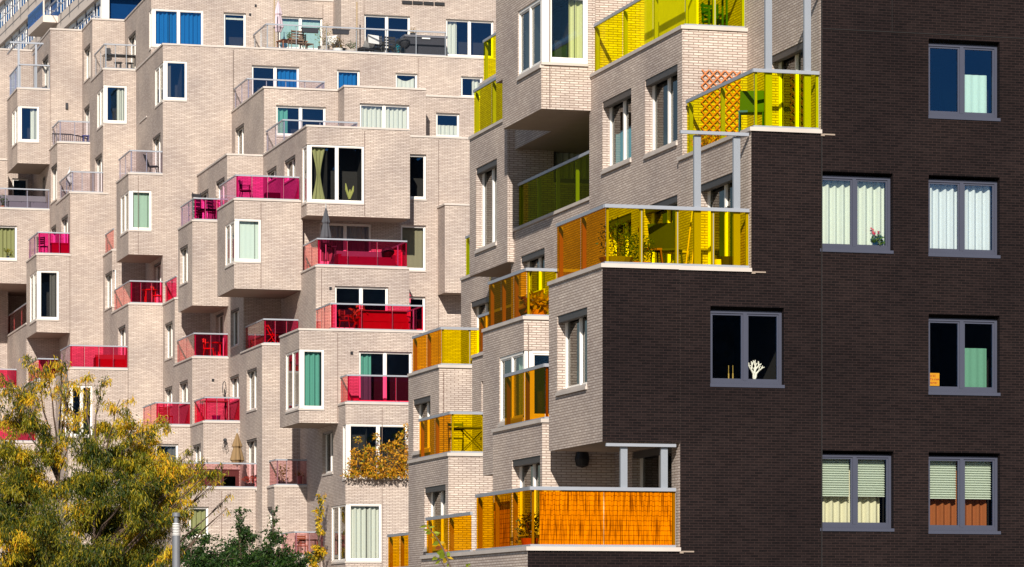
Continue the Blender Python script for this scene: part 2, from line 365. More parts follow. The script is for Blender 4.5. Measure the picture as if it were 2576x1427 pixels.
wF('B945','B',1068,1470,833,1090,2, cur=('pale','full','pale green pleated curtains in the wide upper right window'))
wF('Q2','B',1685,1875,910,1105,1, cur=('pale','low','white curtain in the lower part of the small blue window on the upper right'))
wF('R','D',1400,1605,18,378,1); wF('R','D',1400,1603,592,955,1, cur=('tan','full','brown grey blind in the window just right of the crimson railing'))
wF('R','D',1467,1598,1170,1450,1); wF('Q1','D',1890,2060,572,935,1) if False else wF('R','D',1890,2040,572,935,1, cur=('tan','full','brown grey blind in the window behind the small green glass panel'))
wF('Rl','D',745,1163,575,905,2, cur=('rosec','full','pale curtains in the shaded door behind the upper crimson railing'))
# ---- near windows
dk = dict(col='grey', hd=0.07, near=True)
wF('D0','V',2336,2515,97,290,2,**dk, cur=('tealp','rightlow','pale panel standing in the tilted top right window of the dark wall'))
wF('D0','V',2064,2246,430,625,2,**dk, cur=('cream','full','white curtains in the dark wall window with red flowers on its sill'))
wF('D0','V',2336,2515,440,637,2,**dk, cur=('bluew','full','white sheer curtains in the tilted window on the right, second from the top'))
wF('D2c' if False else 'D1x' if False else 'D0','V',2336,2515,790,985,2,**dk, cur=('green','rightlow','green cloth hung across the right half of the window above the brown curtains'))
wF('D0','V',2064,2248,1133,1328,2,**dk, cur=('blindc','blind','pale ribbed roman blind over cream curtains, lower left window of the dark wall'))
wF('D0','V',2336,2516,1138,1335,2,**dk, cur=('blindb','blind','pale ribbed roman blind over brown curtains in the bottom right window'))
wF('D1','V',1787,1972,770,965,2,**dk) if False else None
nn = dict(near=True, sb=True)
wF('Nb','N1',862,1253,-60,585,1,corner=True,near=True, cur=('lime','right','pale yellow green curtain in the big corner window at the top of the near building')); wS('Nb','N1',595,862,-60,585,2,corner=True,near=True,sb=True)
wS('Na','N1',1390,1662,825,1500,2,**nn, cur=('bluec','low','blue striped cloth in the tall side window left of the first black window')); wS('Na','N2',125,432,600,1340,2,**nn)
wS('D0','N2',1310,1640,375,1205,2,**nn); wS('D1','N4',880,1215,185,1060,2,**nn)
wS('Na','N4',355,668,405,1045,2,**nn, cur=('lime','rightS','white curtain behind the yellow glass of the middle balcony')); wS('Na','N3',1430,1662,575,1000,2,**nn)
wS('Nc','N3',200,396,65,860,2,**nn)
wS('G','N3',622,846,905,1310,2,**nn)
wF('Nc','N1',930,1420,1222,1720,1,near=True,col='shade', cur=('pale','full','pale roller blind in the shaded door above the green glass railing'))
wS('D2','N5',1440,1722,155,900,2,**nn)
wF('Nh','N5',1138,1436,562,1210,1,corner=True,near=True); wS('Nh','N5',895,1138,562,1210,2,corner=True,near=True,sb=True, cur=('pale','rightS','white curtain in the corner window above the dark amber balcony'))
wS('Nf','N5',628,800,50,590,2,**nn)
wS('Nl','N5',85,246,988,1500,2,**nn)
wS('Nm','N6',192,392,640,1240,2,**nn)
wS('Nj','N6',1022,1290,365,1090,2,**nn)
wS('G2','N5',725,764,845,1350,1,near=True)
wS('D2c','N7',965,1340,270,1190,2,**nn)

# the near building's lone window in the dark wall sits where several dark walls meet; find the wall it is in
def wide_window_dark():
    a0 = XonY(U('V',1787), 70.0); a1 = XonY(U('V',1972), 70.0)
    z1 = Zat(Vv('V',770), a0, 70.0); z0 = Zat(Vv('V',965), a0, 70.0)
    return a0, a1, z0, z1
LW = wide_window_dark()

def wall_quads(mb, face, plane, a0, a1, z0, z1, holes, rev, mi, rmi):
    hs = [(max(a0, h[0]), min(a1, h[1]), max(z0, h[2]), min(z1, h[3])) for h in holes]
    hs = [h for h in hs if h[1]-h[0] > 0.02 and h[3]-h[2] > 0.02]
    As = sorted(set([a0, a1]+[h[0] for h in hs]+[h[1] for h in hs])); Zs = sorted(set([z0, z1]+[h[2] for h in hs]+[h[3] for h in hs]))
    def P(a, z, dep): return (a, plane+dep, z+CAMZ) if face == 'F' else (plane+dep, a, z+CAMZ)
    for i in range(len(As)-1):
        for j in range(len(Zs)-1):
            ca, cz = (As[i]+As[i+1])/2, (Zs[j]+Zs[j+1])/2
            if any(h[0] < ca < h[1] and h[2] < cz < h[3] for h in hs): continue
            p = [P(As[i], Zs[j], 0), P(As[i+1], Zs[j], 0), P(As[i+1], Zs[j+1], 0), P(As[i], Zs[j+1], 0)]
            uv = [(As[i], Zs[j]), (As[i+1], Zs[j]), (As[i+1], Zs[j+1]), (As[i], Zs[j+1])]
            mb.quad(p, uv, mi)
    for (b0, b1, c0, c1) in hs:
        for (q0, q1) in (((b0, c0), (b1, c0)), ((b1, c0), (b1, c1)), ((b1, c1), (b0, c1)), ((b0, c1), (b0, c0))):
            vert = q0[0] == q1[0]
            if vert and (abs(q0[0]-a0) < 1e-6): continue
            uv = [(0, q0[1]), (0, q1[1]), (rev, q1[1]), (rev, q0[1])] if vert else [(q0[0], 0), (q1[0], 0), (q1[0], rev), (q0[0], rev)]
            mb.quad([P(*q0, 0), P(*q1, 0), P(*q1, rev), P(*q0, rev)], uv, rmi)

far_b = empty('apartment_building', (30, 160, 0), 'pale brick apartment building of stepped boxes with pink, red and lilac glass balconies', 'building')
near_b = empty('apartment_building', (24, 76, 0), 'near apartment building with a dark brick end wall and yellow and amber glass balconies', 'building')
BLD = {'far': far_b, 'near': near_b}
for b in BLD.values():
    pass
def link_parent(o, b):
    o.parent = b; o.matrix_parent_inverse = Matrix.Translation(-Vector(b.location))
def child(o, p):
    o.parent = p
    # every mesh is made in world metres; parents that carry a location need it undone
    loc = Vector((0, 0, 0)); q = p
    while q is not None: loc += Vector(q.location); q = q.parent
    inv = Matrix.Translation(-Vector(BLD_LOC(p)))
    o.matrix_parent_inverse = inv
def BLD_LOC(p):
    return Vector(p.location) if p.type == 'EMPTY' else Vector((0, 0, 0))

WALLOBJ = {}
REV = {'far': 0.16, 'near': 0.2}
for name, v in VOL.items():
    mb = MB(); rev = REV[v.bld]
    hF = list(v.hF)
    if v.fm == 'db' : hF.append(LW)
    if name == 'D0' or name == 'D1' or name == 'D2c' or name == 'D2': pass
    wall_quads(mb, 'F', v.Y0, v.X0, v.X1, v.bot, v.top, hF, rev, 1 if v.fm == 'db' else 0, 1 if v.fm == 'db' else 0)
    wall_quads(mb, 'S', v.X0, v.Y0, v.Y1, v.bot, v.top, v.hS, rev, 0, 0)
    z0, z1 = v.bot+CAMZ, v.top+CAMZ
    mb.quad([(v.X1, v.Y0, z0), (v.X1, v.Y1, z0), (v.X1, v.Y1, z1), (v.X1, v.Y0, z1)], [(v.Y0, z0), (v.Y1, z0), (v.Y1, z1), (v.Y0, z1)], 0)
    mb.quad([(v.X1, v.Y1, z0), (v.X0, v.Y1, z0), (v.X0, v.Y1, z1), (v.X1, v.Y1, z1)], [(v.X1, z0), (v.X0, z0), (v.X0, z1), (v.X1, z1)], 0)
    mb.quad([(v.X0, v.Y0, z1-0.03), (v.X1, v.Y0, z1-0.03), (v.X1, v.Y1, z1-0.03), (v.X0, v.Y1, z1-0.03)], None, 3)
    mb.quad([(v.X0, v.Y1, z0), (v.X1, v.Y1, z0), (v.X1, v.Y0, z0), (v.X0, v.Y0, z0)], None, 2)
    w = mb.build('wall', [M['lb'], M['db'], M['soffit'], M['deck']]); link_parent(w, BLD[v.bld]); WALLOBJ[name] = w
    if v.cope:
        h = 0.06 if v.bld == 'far' else 0.065; ov = 0.035 if v.bld == 'far' else 0.04; wd = 0.32
        c = MB(); zt = v.top+CAMZ
        c.box(v.X0-ov, 24.6 if name == 'D2c' else v.X1, v.Y0-ov, v.Y0+wd, zt-h, zt+0.02)
        c.box(v.X0-ov+0.002, v.X0+wd, v.Y0+wd, v.Y1, zt-h+0.002, zt+0.018)
        co = c.build('coping', M['coping'])
        co.parent = w
# ------------------------------------------------------------------ windows
CUR = {'blue': (0.01, 0.14, 0.40), 'pale': (0.66, 0.67, 0.60), 'teal': (0.38, 0.56, 0.54), 'greyd': (0.13, 0.12, 0.11), 'olive': (0.34, 0.34, 0.16),
 'mint': (0.40, 0.56, 0.46), 'mintp': (0.66, 0.76, 0.70), 'teald': (0.12, 0.36, 0.29), 'tan': (0.28, 0.25, 0.17), 'rosec': (0.45, 0.36, 0.32), 'tealp': (0.50, 0.72, 0.66),
 'cream': (0.66, 0.71, 0.60), 'bluew': (0.64, 0.70, 0.72), 'green': (0.14, 0.33, 0.24), 'blindc': (0.60, 0.66, 0.57), 'blindb': (0.60, 0.66, 0.57),
 'lime': (0.62, 0.64, 0.32), 'bluec': (0.20, 0.42, 0.55), 'creamc': (0.72, 0.68, 0.48), 'brownc': (0.32, 0.10, 0.035)}
CM = {k: cloth('cloth_'+k, c) for k, c in CUR.items()}
def PB(mb, face, plane, a0, a1, z0, z1, d0, d1, mi=0):
    if face == 'F': mb.box(a0, a1, plane+d0, plane+d1, z0+CAMZ, z1+CAMZ, mi)
    else: mb.box(plane+d0, plane+d1, a0, a1, z0+CAMZ, z1+CAMZ, mi)
def PQ(mb, face, plane, a0, a1, z0, z1, dep, mi=0):
    P = (lambda a, z: (a, plane+dep, z+CAMZ)) if face == 'F' else (lambda a, z: (plane+dep, a, z+CAMZ))
    mb.quad([P(a0, z0), P(a1, z0), P(a1, z1), P(a0, z1)], None, mi)
def folds(face, plane, a0, a1, z0, z1, dep, amp=0.035, wl=0.16, tied=False, seed=0, sag=0.0):
    rnd = random.Random(seed); mb = MB(); n = max(10, int((a1-a0)/wl*8)); rows = 14 if tied else (6 if sag else 2)
    ph = [rnd.uniform(0, 6.28) for _ in range(3)]
    P = (lambda a, z, d: (a, plane+d, z+CAMZ)) if face == 'F' else (lambda a, z, d: (plane+d, a, z+CAMZ))
    g = []
    for r in range(rows+1):
        tz = r/rows; z = z0+(z1-z0)*tz; row = []
        for i in range(n+1):
            t = i/n; a = a0+(a1-a0)*t
            if tied:
                k = abs(tz-0.5)*2; wv = 0.28+0.72*k**1.3; a = a0+(a1-a0)*(0.5+(t-0.5)*wv)
            d = dep+amp*math.sin(6.283*(a1-a0)*t/wl+ph[0])+amp*0.5*math.sin(6.283*(a1-a0)*t/(wl*2.7)+ph[1])
            zz = z-(sag*math.sin(math.pi*t)*tz if sag else 0)
            row.append(P(a, zz, d))
        g.append(row)
    for r in range(rows):
        for i in range(n): mb.quad([g[r][i], g[r][i+1], g[r+1][i+1], g[r+1][i]])
    return mb
curtains = []
def build_window(idx, vname, face, a0, a1, z0, z1, panes, kw):
    v = VOL[vname]; plane = v.Y0 if face == 'F' else v.X0
    near = kw.get('near'); fm = M[kw.get('col', 'white')]; corner = kw.get('corner')
    rev = 0.1 if not near else 0.15
    if face == 'S': rev += 0.03
    hd = kw.get('hd', 0.0)
    fw = 0.07 if near else 0.06; fd = 0.09 if face == 'F' else 0.05
    if kw.get('col') == 'grey': fw = 0.062
    a_lo = a0; zt = z1-hd
    if corner:
        rev = 0.02
    mb = MB()
    # outer frame
    lw = fw
    if corner: lw = (0.24 if near else 0.19) if face == 'F' else 0.08
    PB(mb, face, plane, a0+((0.02 if face == 'F' else 0.115) if corner else 0), a0+lw+(0.08 if corner and face == 'S' else 0), z0, zt, rev, rev+fd)
    PB(mb, face, plane, a1-fw, a1, z0, zt, rev, rev+fd)
    PB(mb, face, plane, a0+lw, a1-fw, zt-fw, zt, rev, rev+fd)
    PB(mb, face, plane, a0+lw, a1-fw, z0, z0+fw*1.4, rev, rev+fd)
    if corner and face == 'S': lw += 0.08
    A0, A1, Z0, Z1 = a0+lw, a1-fw, z0+fw*1.4, zt-fw
    mw = 0.085 if near else 0.09
    cells = []
    if panes == 2:
        mid = (A0+A1)/2
        PB(mb, face, plane, mid-mw/2, mid+mw/2, Z0, Z1, rev-0.004, rev+fd-0.01)
        cells = [(A0, mid-mw/2), (mid+mw/2, A1)]
    else: cells = [(A0, A1)]
    iw = 0.04 if near else 0.03
    for (c0, c1) in cells:       # casement rings set back a little
        PB(mb, face, plane, c0, c0+iw, Z0, Z1, rev+0.02, rev+0.045); PB(mb, face, plane, c1-iw, c1, Z0, Z1, rev+0.02, rev+0.045)
        PB(mb, face, plane, c0+iw, c1-iw, Z1-iw, Z1, rev+0.02, rev+0.045); PB(mb, face, plane, c0+iw, c1-iw, Z0, Z0+iw, rev+0.02, rev+0.045)
    w = mb.build('window', fm); link_parent(w, BLD[v.bld])
    pm = MB()
    for (c0, c1) in cells: PQ(pm, face, plane, c0+iw, c1-iw, Z0+iw, Z1-iw, rev+0.05)
    blue = (face == 'F' and z1 > 19.5 and v.bld == 'far') 
    p = pm.build('pane', M['panew'] if face == 'S' else M['pane']); p.parent = w
    # sill
    sm = MB(); ov = 0.045 if near else 0.03
    if kw.get('col') == 'grey': ov = 0.02
    PB(sm, face, plane, a0-0.01, a1+0.01 if not corner else a1, z0-0.07, z0-0.002, -ov, rev+fd)
    if near and face == 'S': PB(sm, face, plane, a0+0.02, a1-0.02, z0-0.002, z0+0.05, -ov*0.4, rev-0.005)
    s = sm.build('sill', M['grey'] if kw.get('col') == 'grey' else M['coping']); s.parent = w
    if kw.get('sb') or (face == 'S' and not near):
        b = MB(); hh = 0.15 if near else 0.09
        PB(b, face, plane, a0+0.015, a1-0.015, z1-hh, z1-0.004, 0.02 if not corner else -0.01, rev-0.006 if not corner else rev+0.0)
        if not corner:
            bo = b.build('screen_box', M['shade']); bo.parent = w
    # shallow room behind the glass; its shade is painted as near-black colour
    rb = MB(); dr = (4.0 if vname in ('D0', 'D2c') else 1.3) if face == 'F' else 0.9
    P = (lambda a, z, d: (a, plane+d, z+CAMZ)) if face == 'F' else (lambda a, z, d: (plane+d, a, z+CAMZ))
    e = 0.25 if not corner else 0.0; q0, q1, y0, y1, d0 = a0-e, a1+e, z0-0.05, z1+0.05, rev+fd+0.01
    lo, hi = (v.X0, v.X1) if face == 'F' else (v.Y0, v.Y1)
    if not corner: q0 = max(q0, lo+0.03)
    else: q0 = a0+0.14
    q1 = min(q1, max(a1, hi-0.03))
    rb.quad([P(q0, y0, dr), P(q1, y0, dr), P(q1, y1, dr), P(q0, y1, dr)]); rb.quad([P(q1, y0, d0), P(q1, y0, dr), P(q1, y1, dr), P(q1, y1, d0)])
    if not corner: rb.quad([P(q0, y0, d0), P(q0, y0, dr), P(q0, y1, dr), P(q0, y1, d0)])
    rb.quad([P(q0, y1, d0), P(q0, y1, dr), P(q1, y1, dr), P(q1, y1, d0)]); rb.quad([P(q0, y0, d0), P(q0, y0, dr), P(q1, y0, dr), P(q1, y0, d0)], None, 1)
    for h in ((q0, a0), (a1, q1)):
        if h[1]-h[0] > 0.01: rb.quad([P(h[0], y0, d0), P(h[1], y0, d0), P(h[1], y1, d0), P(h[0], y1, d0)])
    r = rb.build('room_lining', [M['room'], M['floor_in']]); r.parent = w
    cu = kw.get('cur')
    if cu:
        key, mode, label = cu; wdt = A1-A0; dd = rev+fd+0.10; sd = idx
        kwf = dict(seed=sd, wl=0.17 if near else 0.2)
        mat = CM[key]
        if mode == 'full':
            fl = key in ('mint', 'mintp', 'teal', 'tan')
            o = folds(face, plane, A0+0.01, A1-0.01, Z0, Z1-0.02, dd, amp=0.004 if fl else 0.04, **kwf).build('curtain', mat)
        elif mode == 'left': o = folds(face, plane, A0, A0+wdt*0.24, Z0, Z1-0.02, dd, **kwf).build('curtain', mat)
        elif mode == 'right': o = folds(face, plane, A1-wdt*(0.42), A1, Z0, Z1-0.02, dd, **kwf).build('curtain', mat)
        elif mode == 'rightS': o = folds(face, plane, A0, A0+wdt*0.4, Z0, Z1-0.02, dd, **kwf).build('curtain', mat)
        elif mode == 'low': o = folds(face, plane, A0, A1, Z0, Z0+(Z1-Z0)*0.52, dd, **kwf).build('curtain', mat)
        elif mode == 'strip': o = folds(face, plane, A0, A1, Z1-0.22, Z1-0.12, dd, amp=0.004, **kwf).build('roller_blind', mat)
        elif mode == 'drape': o = folds(face, plane, A0+0.02, A1-0.02, Z0, Z1-0.08, dd, amp=0.015, sag=0.18, **kwf).build('curtain', mat)
        elif mode == 'tied': o = folds(face, plane, A0+0.05, A0+wdt*0.30, Z0, Z1-0.05, dd, tied=True, **kwf).build('curtain', mat)
        elif mode == 'rightlow': o = folds(face, plane, A1-wdt*0.47, A1-0.08, Z0, Z0+(Z1-Z0)*0.62, dd+0.05, amp=0.008, **kwf).build('curtain', mat)
        elif mode == 'blind':
            mb2 = MB()
            for (c0, c1) in cells:
                zb = Z0+(Z1-Z0)*0.42; n = 16
                for k in range(n):
                    za = zb+(Z1-zb-0.03)*k/n; zc = zb+(Z1-zb-0.03)*(k+1)/n
                    P2 = lambda a, z, d: (a, plane+d, z+CAMZ)
                    zm = (za+zc)/2
                    mb2.quad([P2(c0+0.02, za, dd-0.03), P2(c1-0.02, za, dd-0.03), P2(c1-0.02, zm, dd+0.02), P2(c0+0.02, zm, dd+0.02)])
                    mb2.quad([P2(c0+0.02, zm, dd+0.02), P2(c1-0.02, zm, dd+0.02), P2(c1-0.02, zc, dd-0.03), P2(c0+0.02, zc, dd-0.03)])
            o = mb2.build('roman_blind', mat)
            o2 = folds(face, plane, A0+0.02, A1-0.06, Z0, Z1-0.02, dd+0.16, **kwf).build('curtain', CM['creamc' if key == 'blindc' else 'brownc'])
            tag(o2, ('cream' if key == 'blindc' else 'brown')+' curtains hanging low behind a pale ribbed blind', 'curtain', 'curtains behind windows')
        cat = 'blind' if ('blind' in label.split(' in ')[0] or mode == 'blind') else 'curtain'
        tag(o, label, cat, 'curtains behind windows'); curtains.append(o)
for i, w_ in enumerate(WIN): build_window(i, *w_)
VOL['_dk'] = VOL['D1']
build_window(900, 'D2c', 'F', LW[0], LW[1], LW[2], LW[3], 2, dict(dk))

# ------------------------------------------------------------------ balcony railings
def railing(vname, h, gF=None, gS=None, xr=None, back=None, xs=None, ys=None, nF=2, nS=2, right=False, posts=True, z=None, gR=None):
    v = VOL[vname]; near = v.bld == 'near'; ins = 0.10
    X = (v.X0+ins) if xs is None else xs; Y = (v.Y0+ins) if ys is None else ys
    Z = (v.top if z is None else z)+CAMZ+0.02; t = 0.055 if near else 0.05
    rm = MB(); hr = 0.075 if near else 0.06
    if gF: rm.box(X-0.03, xr, Y-0.03, Y+t-0.03, Z+h-hr, Z+h)
    if gS: rm.box(X-0.03, X+t-0.03, Y+(t if gF else 0), back, Z+h-hr-0.001, Z+h-0.001)
    if right: rm.box(xr-0.03, xr+t-0.03, Y+t, back if back else Y+2, Z+h-hr-0.001, Z+h-0.001)
    # foot channel
    if gF: rm.box(X-0.02, xr, Y-0.02, Y+0.03, Z, Z+0.05)
    if gS: rm.box(X-0.02, X+0.03, Y+0.035, back, Z, Z+0.049)
    r = rm.build('balcony_railing', M['rail']); link_parent(r, BLD[v.bld])
    def panel(b, mat):
        g = MB(); g.box(*b); o = g.build('glass_panel', mat); o.parent = r
    def quadp(p, mat):
        g = MB(); g.quad(p); o = g.build('glass_panel', mat); o.parent = r
    z0, z1 = Z+0.03, Z+h-hr; gap = 0.008
    if gF:
        for i in range(nF):
            a = X+(xr-X)*i/nF+(gap if i else 0.004); b = X+(xr-X)*(i+1)/nF-gap
            quadp([(a, Y, z0), (b, Y, z0), (b, Y, z1), (a, Y, z1)], M['g_'+gF])
    if gS:
        for i in range(nS):
            a = Y+(back-Y)*i/nS+(gap if i else 0.006); b = Y+(back-Y)*(i+1)/nS-gap
            quadp([(X, a, z0), (X, b, z0), (X, b, z1), (X, a, z1)], M['g_'+gS])
    if right:
        bk = back if back else Y+2
        for i in range(nS):
            a = Y+(bk-Y)*i/nS+(gap if i else 0.006); b = Y+(bk-Y)*(i+1)/nS-gap
            quadp([(xr, a, z0), (xr, b, z0), (xr, b, z1), (xr, a, z1)], M['g_'+(gR or gF)])
    def post(x, y, wx, wy):
        g = MB(); g.box(x, x+wx, y, y+wy, Z, Z+h-hr); o = g.build('post', M['rail']); o.parent = r
    if posts:
        pw = 0.05 if not near else 0.07; pd = 0.02
        if gF:
            for i in range(1, nF+1):
                xx = X+(xr-X)*i/nF-pw/2-(0.35*pw if i == nF else 0)
                post(xx, Y+0.03, pw if near else 0.03, 0.05)
            post(X+0.03, Y+0.03, 0.05, 0.05)
        if gS:
            for i in range(1, nS+1):
                yy = Y+(back-Y)*i/nS-pw/2-(0.06 if i == nS else 0)
                post(X+0.03, yy, 0.09 if near else 0.04, 0.05 if near else 0.03)
        if right:
            for i in range(1, nS):
                yy = Y+((back or Y+2)-Y)*i/nS; post(xr-0.08, yy, 0.05, 0.05)
    return r
def xF(v, cr, x, dy=0.1): return XonY(U(cr, x), VOL[v].Y0+dy)
def yS(v, cr, x, dx=0.1): return YonX(U(cr, x), VOL[v].X0+dx)
railing('A1', 1.15, 'clear', 'clear', xF('A1','B',1765), yS('A1','B',205) if False else 160.8, xs=xF('A1','B',315), nF=6, nS=2, right=False)
railing('A3', 1.2, 'clear', 'clear', xF('A3','A',1110), 168.7, nF=3)
railing('A7', 1.2, 'clear', 'blue', xF('A7','A',403), 176.3, nF=2)
railing('L1', 1.1, None, 'blue', None, 178.8, ys=177.2)
railing('A8', 1.05, 'lilac', 'lilac', xF('A8','A',733), 172.1, nF=2)
railing('C9', 1.0, 'lilac', 'lilac', xF('C9','C',840), 169.5, nF=3)
railing('A10', 1.05, 'lilac', 'lilac', xF('A10','A',1320), 161.1, nF=2)
railing('C11', 1.0, 'lilac', None, xF('C11','C',398), None, xs=19.2, nF=4)
railing('B300', 1.03, 'lilac', 'lilac', XonY(U('B',785),154.3), 157.5, ys=154.3, nF=4, nS=2, right=True)
railing('B30', 1.0, 'lilac', 'lilac', XonY(U('B',1050),146.2), 149.9, ys=146.2, nF=4, nS=2, right=True)
railing('C21', 1.0, 'magenta', 'mlilac', xF('C21','D',580), 145.7, nF=4, nS=1)
railing('C22', 0.98, 'magenta', 'mlilac', xF('C22','C',1840), 153.4, nF=3, nS=2)
railing('C12', 1.05, 'magenta', 'mlilac', xF('C12','C',565), 168.9, nF=3, nS=2)
railing('C14', 1.0, None, 'salmon', None, 165.2, nS=1)
railing('C15', 1.05, 'crimson', 'salmon', xF('C15','C',1312), 162.4, nF=3, nS=2)
railing('C23', 1.0, None, 'crimson', None, 157.5, nS=2)
railing('R2', 1.05, None, 'salmon', None, 177.8, nS=3)
railing('E16', 1.05, 'red', 'mlilac', xF('E16','E',1030), 161.0, nF=4, nS=1)
railing('E300', 1.0, 'crimson', 'salmon', xF('E300','E',470), 169, nF=2, nS=1)
railing('E17', 1.0, 'red', None, xF('E17','E',133), None, xs=19.2, nF=3)
railing('E18', 1.0, 'red', None, xF('E18','E',285), None, xs=18.2, nF=4)
railing('C24', 1.05, 'crimson', 'salmon', xF('C24','E',1838), 154.3, nF=2, nS=2)
railing('C25', 1.05, 'red', 'red', xF('C25','E',1938), 150.2, nF=3, nS=2)
railing('E26', 1.0, 'red', 'salmon', xF('E26','E',1535), 154, nF=3, nS=2)
railing('F27', 1.05, 'crimson', 'salmon', 29.9, 146.8, nF=3, nS=2)
railing('F28', 1.05, 'red', 'salmon', xF('F28','F',1580), 137.7, xs=xF('F28','F',835), nF=3, nS=2, right=True, gR='red')
railing('D29', 1.12, 'crimson', 'salmon', xF('D29','D',1450), 142.0, nF=3, nS=2, right=True, gR='red')
railing('P1', 1.1, 'crimson', 'salmon', 38, 134.8, nF=4, nS=1)
railing('P4', 1.08, 'rosed', 'rosed', 30.0, 144, nF=3, nS=1)
railing('P5', 1.05, 'rose', 'rose', xF('P5','P',858), 146, nF=2, nS=1)
railing('P6', 1.0, 'rose', 'rose', 30.0, 140.5, nF=2, nS=1)
# near
railing('D1', 1.27, 'lemon', 'lemond', 26.18, yS('D1','N2',520), nF=1, nS=2)
railing('Na', 1.25, 'lemon', 'lemond', 26.18, 82.15, nF=2, nS=3)
railing('D2', 1.27, 'sun', 'amber', 24.58, yS('D2','N3',962), nF=4, nS=2)
railing('G', 1.2, None, 'olive', None, 89.3, ys=82.25, nS=4)
railing('Nc', 1.3, None, 'lemond', None, 93.3, ys=89.5, nS=2)
railing('core', 1.3, None, 'lemond', None, 102.4, ys=95, xs=27.3, nS=3)
railing('Nf', 1.25, None, 'olive', None, 102.2, ys=97, nS=2)
railing('Nh', 1.2, 'sun', 'amberd', 24.6, yS('Nh','N3',320), nF=2, nS=3)
railing('G2', 1.1, None, 'amberd', None, 94.0, ys=90, nS=1)
railing('Nl', 1.12, 'sun', 'amber', 26.6, yS('Nl','N5',80), nF=2, nS=2)
railing('Nj', 1.25, 'amberd', 'brown', 22.9, yS('Nj','N5',945), nF=1, nS=2)
railing('Nm', 1.12, 'sun', 'amber', 24.9, yS('Nm','N5',142), nF=2, nS=2)
railing('D3', 1.27, 'gold', 'ambf', xF('D3','N7',1378), yS('D3','N6',685), nF=2, nS=3)
railing('D3', 0.9, None, 'ambf', None, 79.2, ys=yS('D3','N6',640), nS=2)
railing('Nz', 1.0, None, 'ambf', None, 97.3, nS=2)
# clear wind screens standing on three near balconies
def windscreen(vname, x0c, x1c, zt, p1, p2, cap=True):
    v = VOL[vname]; Y = v.Y0+0.10; Z0 = v.top+CAMZ+1.3; Zt = zt+CAMZ
    X0 = XonY(U(*x0c), Y); X1 = XonY(U(*x1c), Y)
    m = MB()
    m.box(X0, X1, Y-0.05, Y+0.03, Zt-0.07, Zt)
    o = m.build('wind_screen', M['rail']); link_parent(o, BLD['near'])
    for p in (p1, p2):
        x = XonY(U(*p), Y); q = MB(); q.box(x, x+0.15, Y+0.03, Y+0.11, v.top+CAMZ, Zt-0.08); r = q.build('post', M['rail']); r.parent = o
    g = MB(); g.quad([(X0+0.02, Y+0.01, Z0), (X1, Y+0.01, Z0), (X1, Y+0.01, Zt-0.07), (X0+0.02, Y+0.01, Zt-0.07)]); q = g.build('glass_panel', M['g_clearw']); q.parent = o
M['g_clearw'] = glass('glass_clear_screen', (0.94, 0.95, 0.95), 1.3)
windscreen('D1', ('N2',1120), ('N2',1768), 10.76+3.0, ('N2',1265), ('N2',1632))
windscreen('D2', ('N2',455), ('N2',1098), Zat(Vv('N2',1222),23,70), ('N4',832), ('N4',1203))
windscreen('D3', ('N7',712), ('N7',1376), Zat(Vv('N7',250),22,70), ('N7',860), ('N7',1243))
# frame of poles round the left grey balcony
fr = MB(); v = VOL['A7']; Y = v.Y0+0.12; zt = Zat(Vv('A',352), 22.2, Y)+CAMZ
for cx_ in (143, 283):
    x = XonY(U('A', cx_), Y); fr.box(x, x+0.10, Y, Y+0.08, v.top+CAMZ, zt)
x0, x1 = XonY(U('A',80), Y), XonY(U('A',350), Y)
fr.box(x0, x1, Y-0.03, Y+0.05, zt, zt+0.08); fr.box(x0+.3, x0+.38, Y+.06, Y+3.6, zt+.005, zt+0.075); fr.box(x1-.08, x1, Y+.06, Y+3.6, zt+.005, zt+0.075)
o = fr.build('pole_frame', M['rail']); link_parent(o, far_b)
# expansion joints: narrow dark mastic strips standing 3 mm proud
jm = MB(); jmat = flat('dark_mastic', (0.012, 0.01, 0.01), 0.9)
jx = XonY(2063, 70.0)
jm.box(26.188, 26.212, 69.976, 70.003, GB+CAMZ+.1, 25+CAMZ-.1)
zz = Zat(72, 26.2, 70)+CAMZ
jm.box(26.21, 47.9, 69.985, 70.003, zz-0.012, zz+0.008)
jm.box(XonY(U('V',2244),70)-0.004, XonY(U('V',2244),70)+0.006, 69.994, 70.003, zz+.01, 25)
o = jm.build('expansion_joint', jmat); link_parent(o, near_b)
for (vn, cr, x, t, b) in (('A1','A',1883,27,10),('A1','B',47,27,21),('A1','B',1540,27,24.2),('U2','B',1103,36,27),('U1','B',770,29.9,27.2),('C9','C',565,21,0),('A5','A',405,29.8,18),
    ('C21','D',272,18,14.3),('B30','D',1107,21,17.3),('D29','D',760,15,12.2),('F28','F',890,12,8.3),('R','B',1703,21,0),('C15','C',1320,15,0),('A10','A',1115,21,17.3),('P5','P',462,6,0),('P1','P',2128,9,0),('Nb','N1',895,22,12.9),('Nl','N5',372,7.7,0),('Nh','N5',1170,7.7,4)):
    vv = VOL[vn]; x = XonY(U(cr, x), vv.Y0); j = MB(); wj = 0.012
    j.box(x-wj, x+wj, vv.Y0-0.004, vv.Y0+0.01, b+CAMZ, t+CAMZ-0.15)
    o = j.build('expansion_joint', flat('mastic', (0.16, 0.11, 0.09), 0.9) if 'mastic' not in bpy.data.materials else bpy.data.materials['mastic']); o.parent = WALLOBJ[vn]

for (x, z_) in ((26.2, 10.7), (24.62, 7.69), (23.0, 1.69)):
    m = MB(); m.box(x+.04, x+.30, 69.97, 69.999, z_+CAMZ-.035, z_+CAMZ-.005); m.box(x-.02, x+.06, 69.96, 69.999, z_+CAMZ-.06, z_+CAMZ-.01)
    o = m.build('lead_flashing', M['soffit']); link_parent(o, near_b)
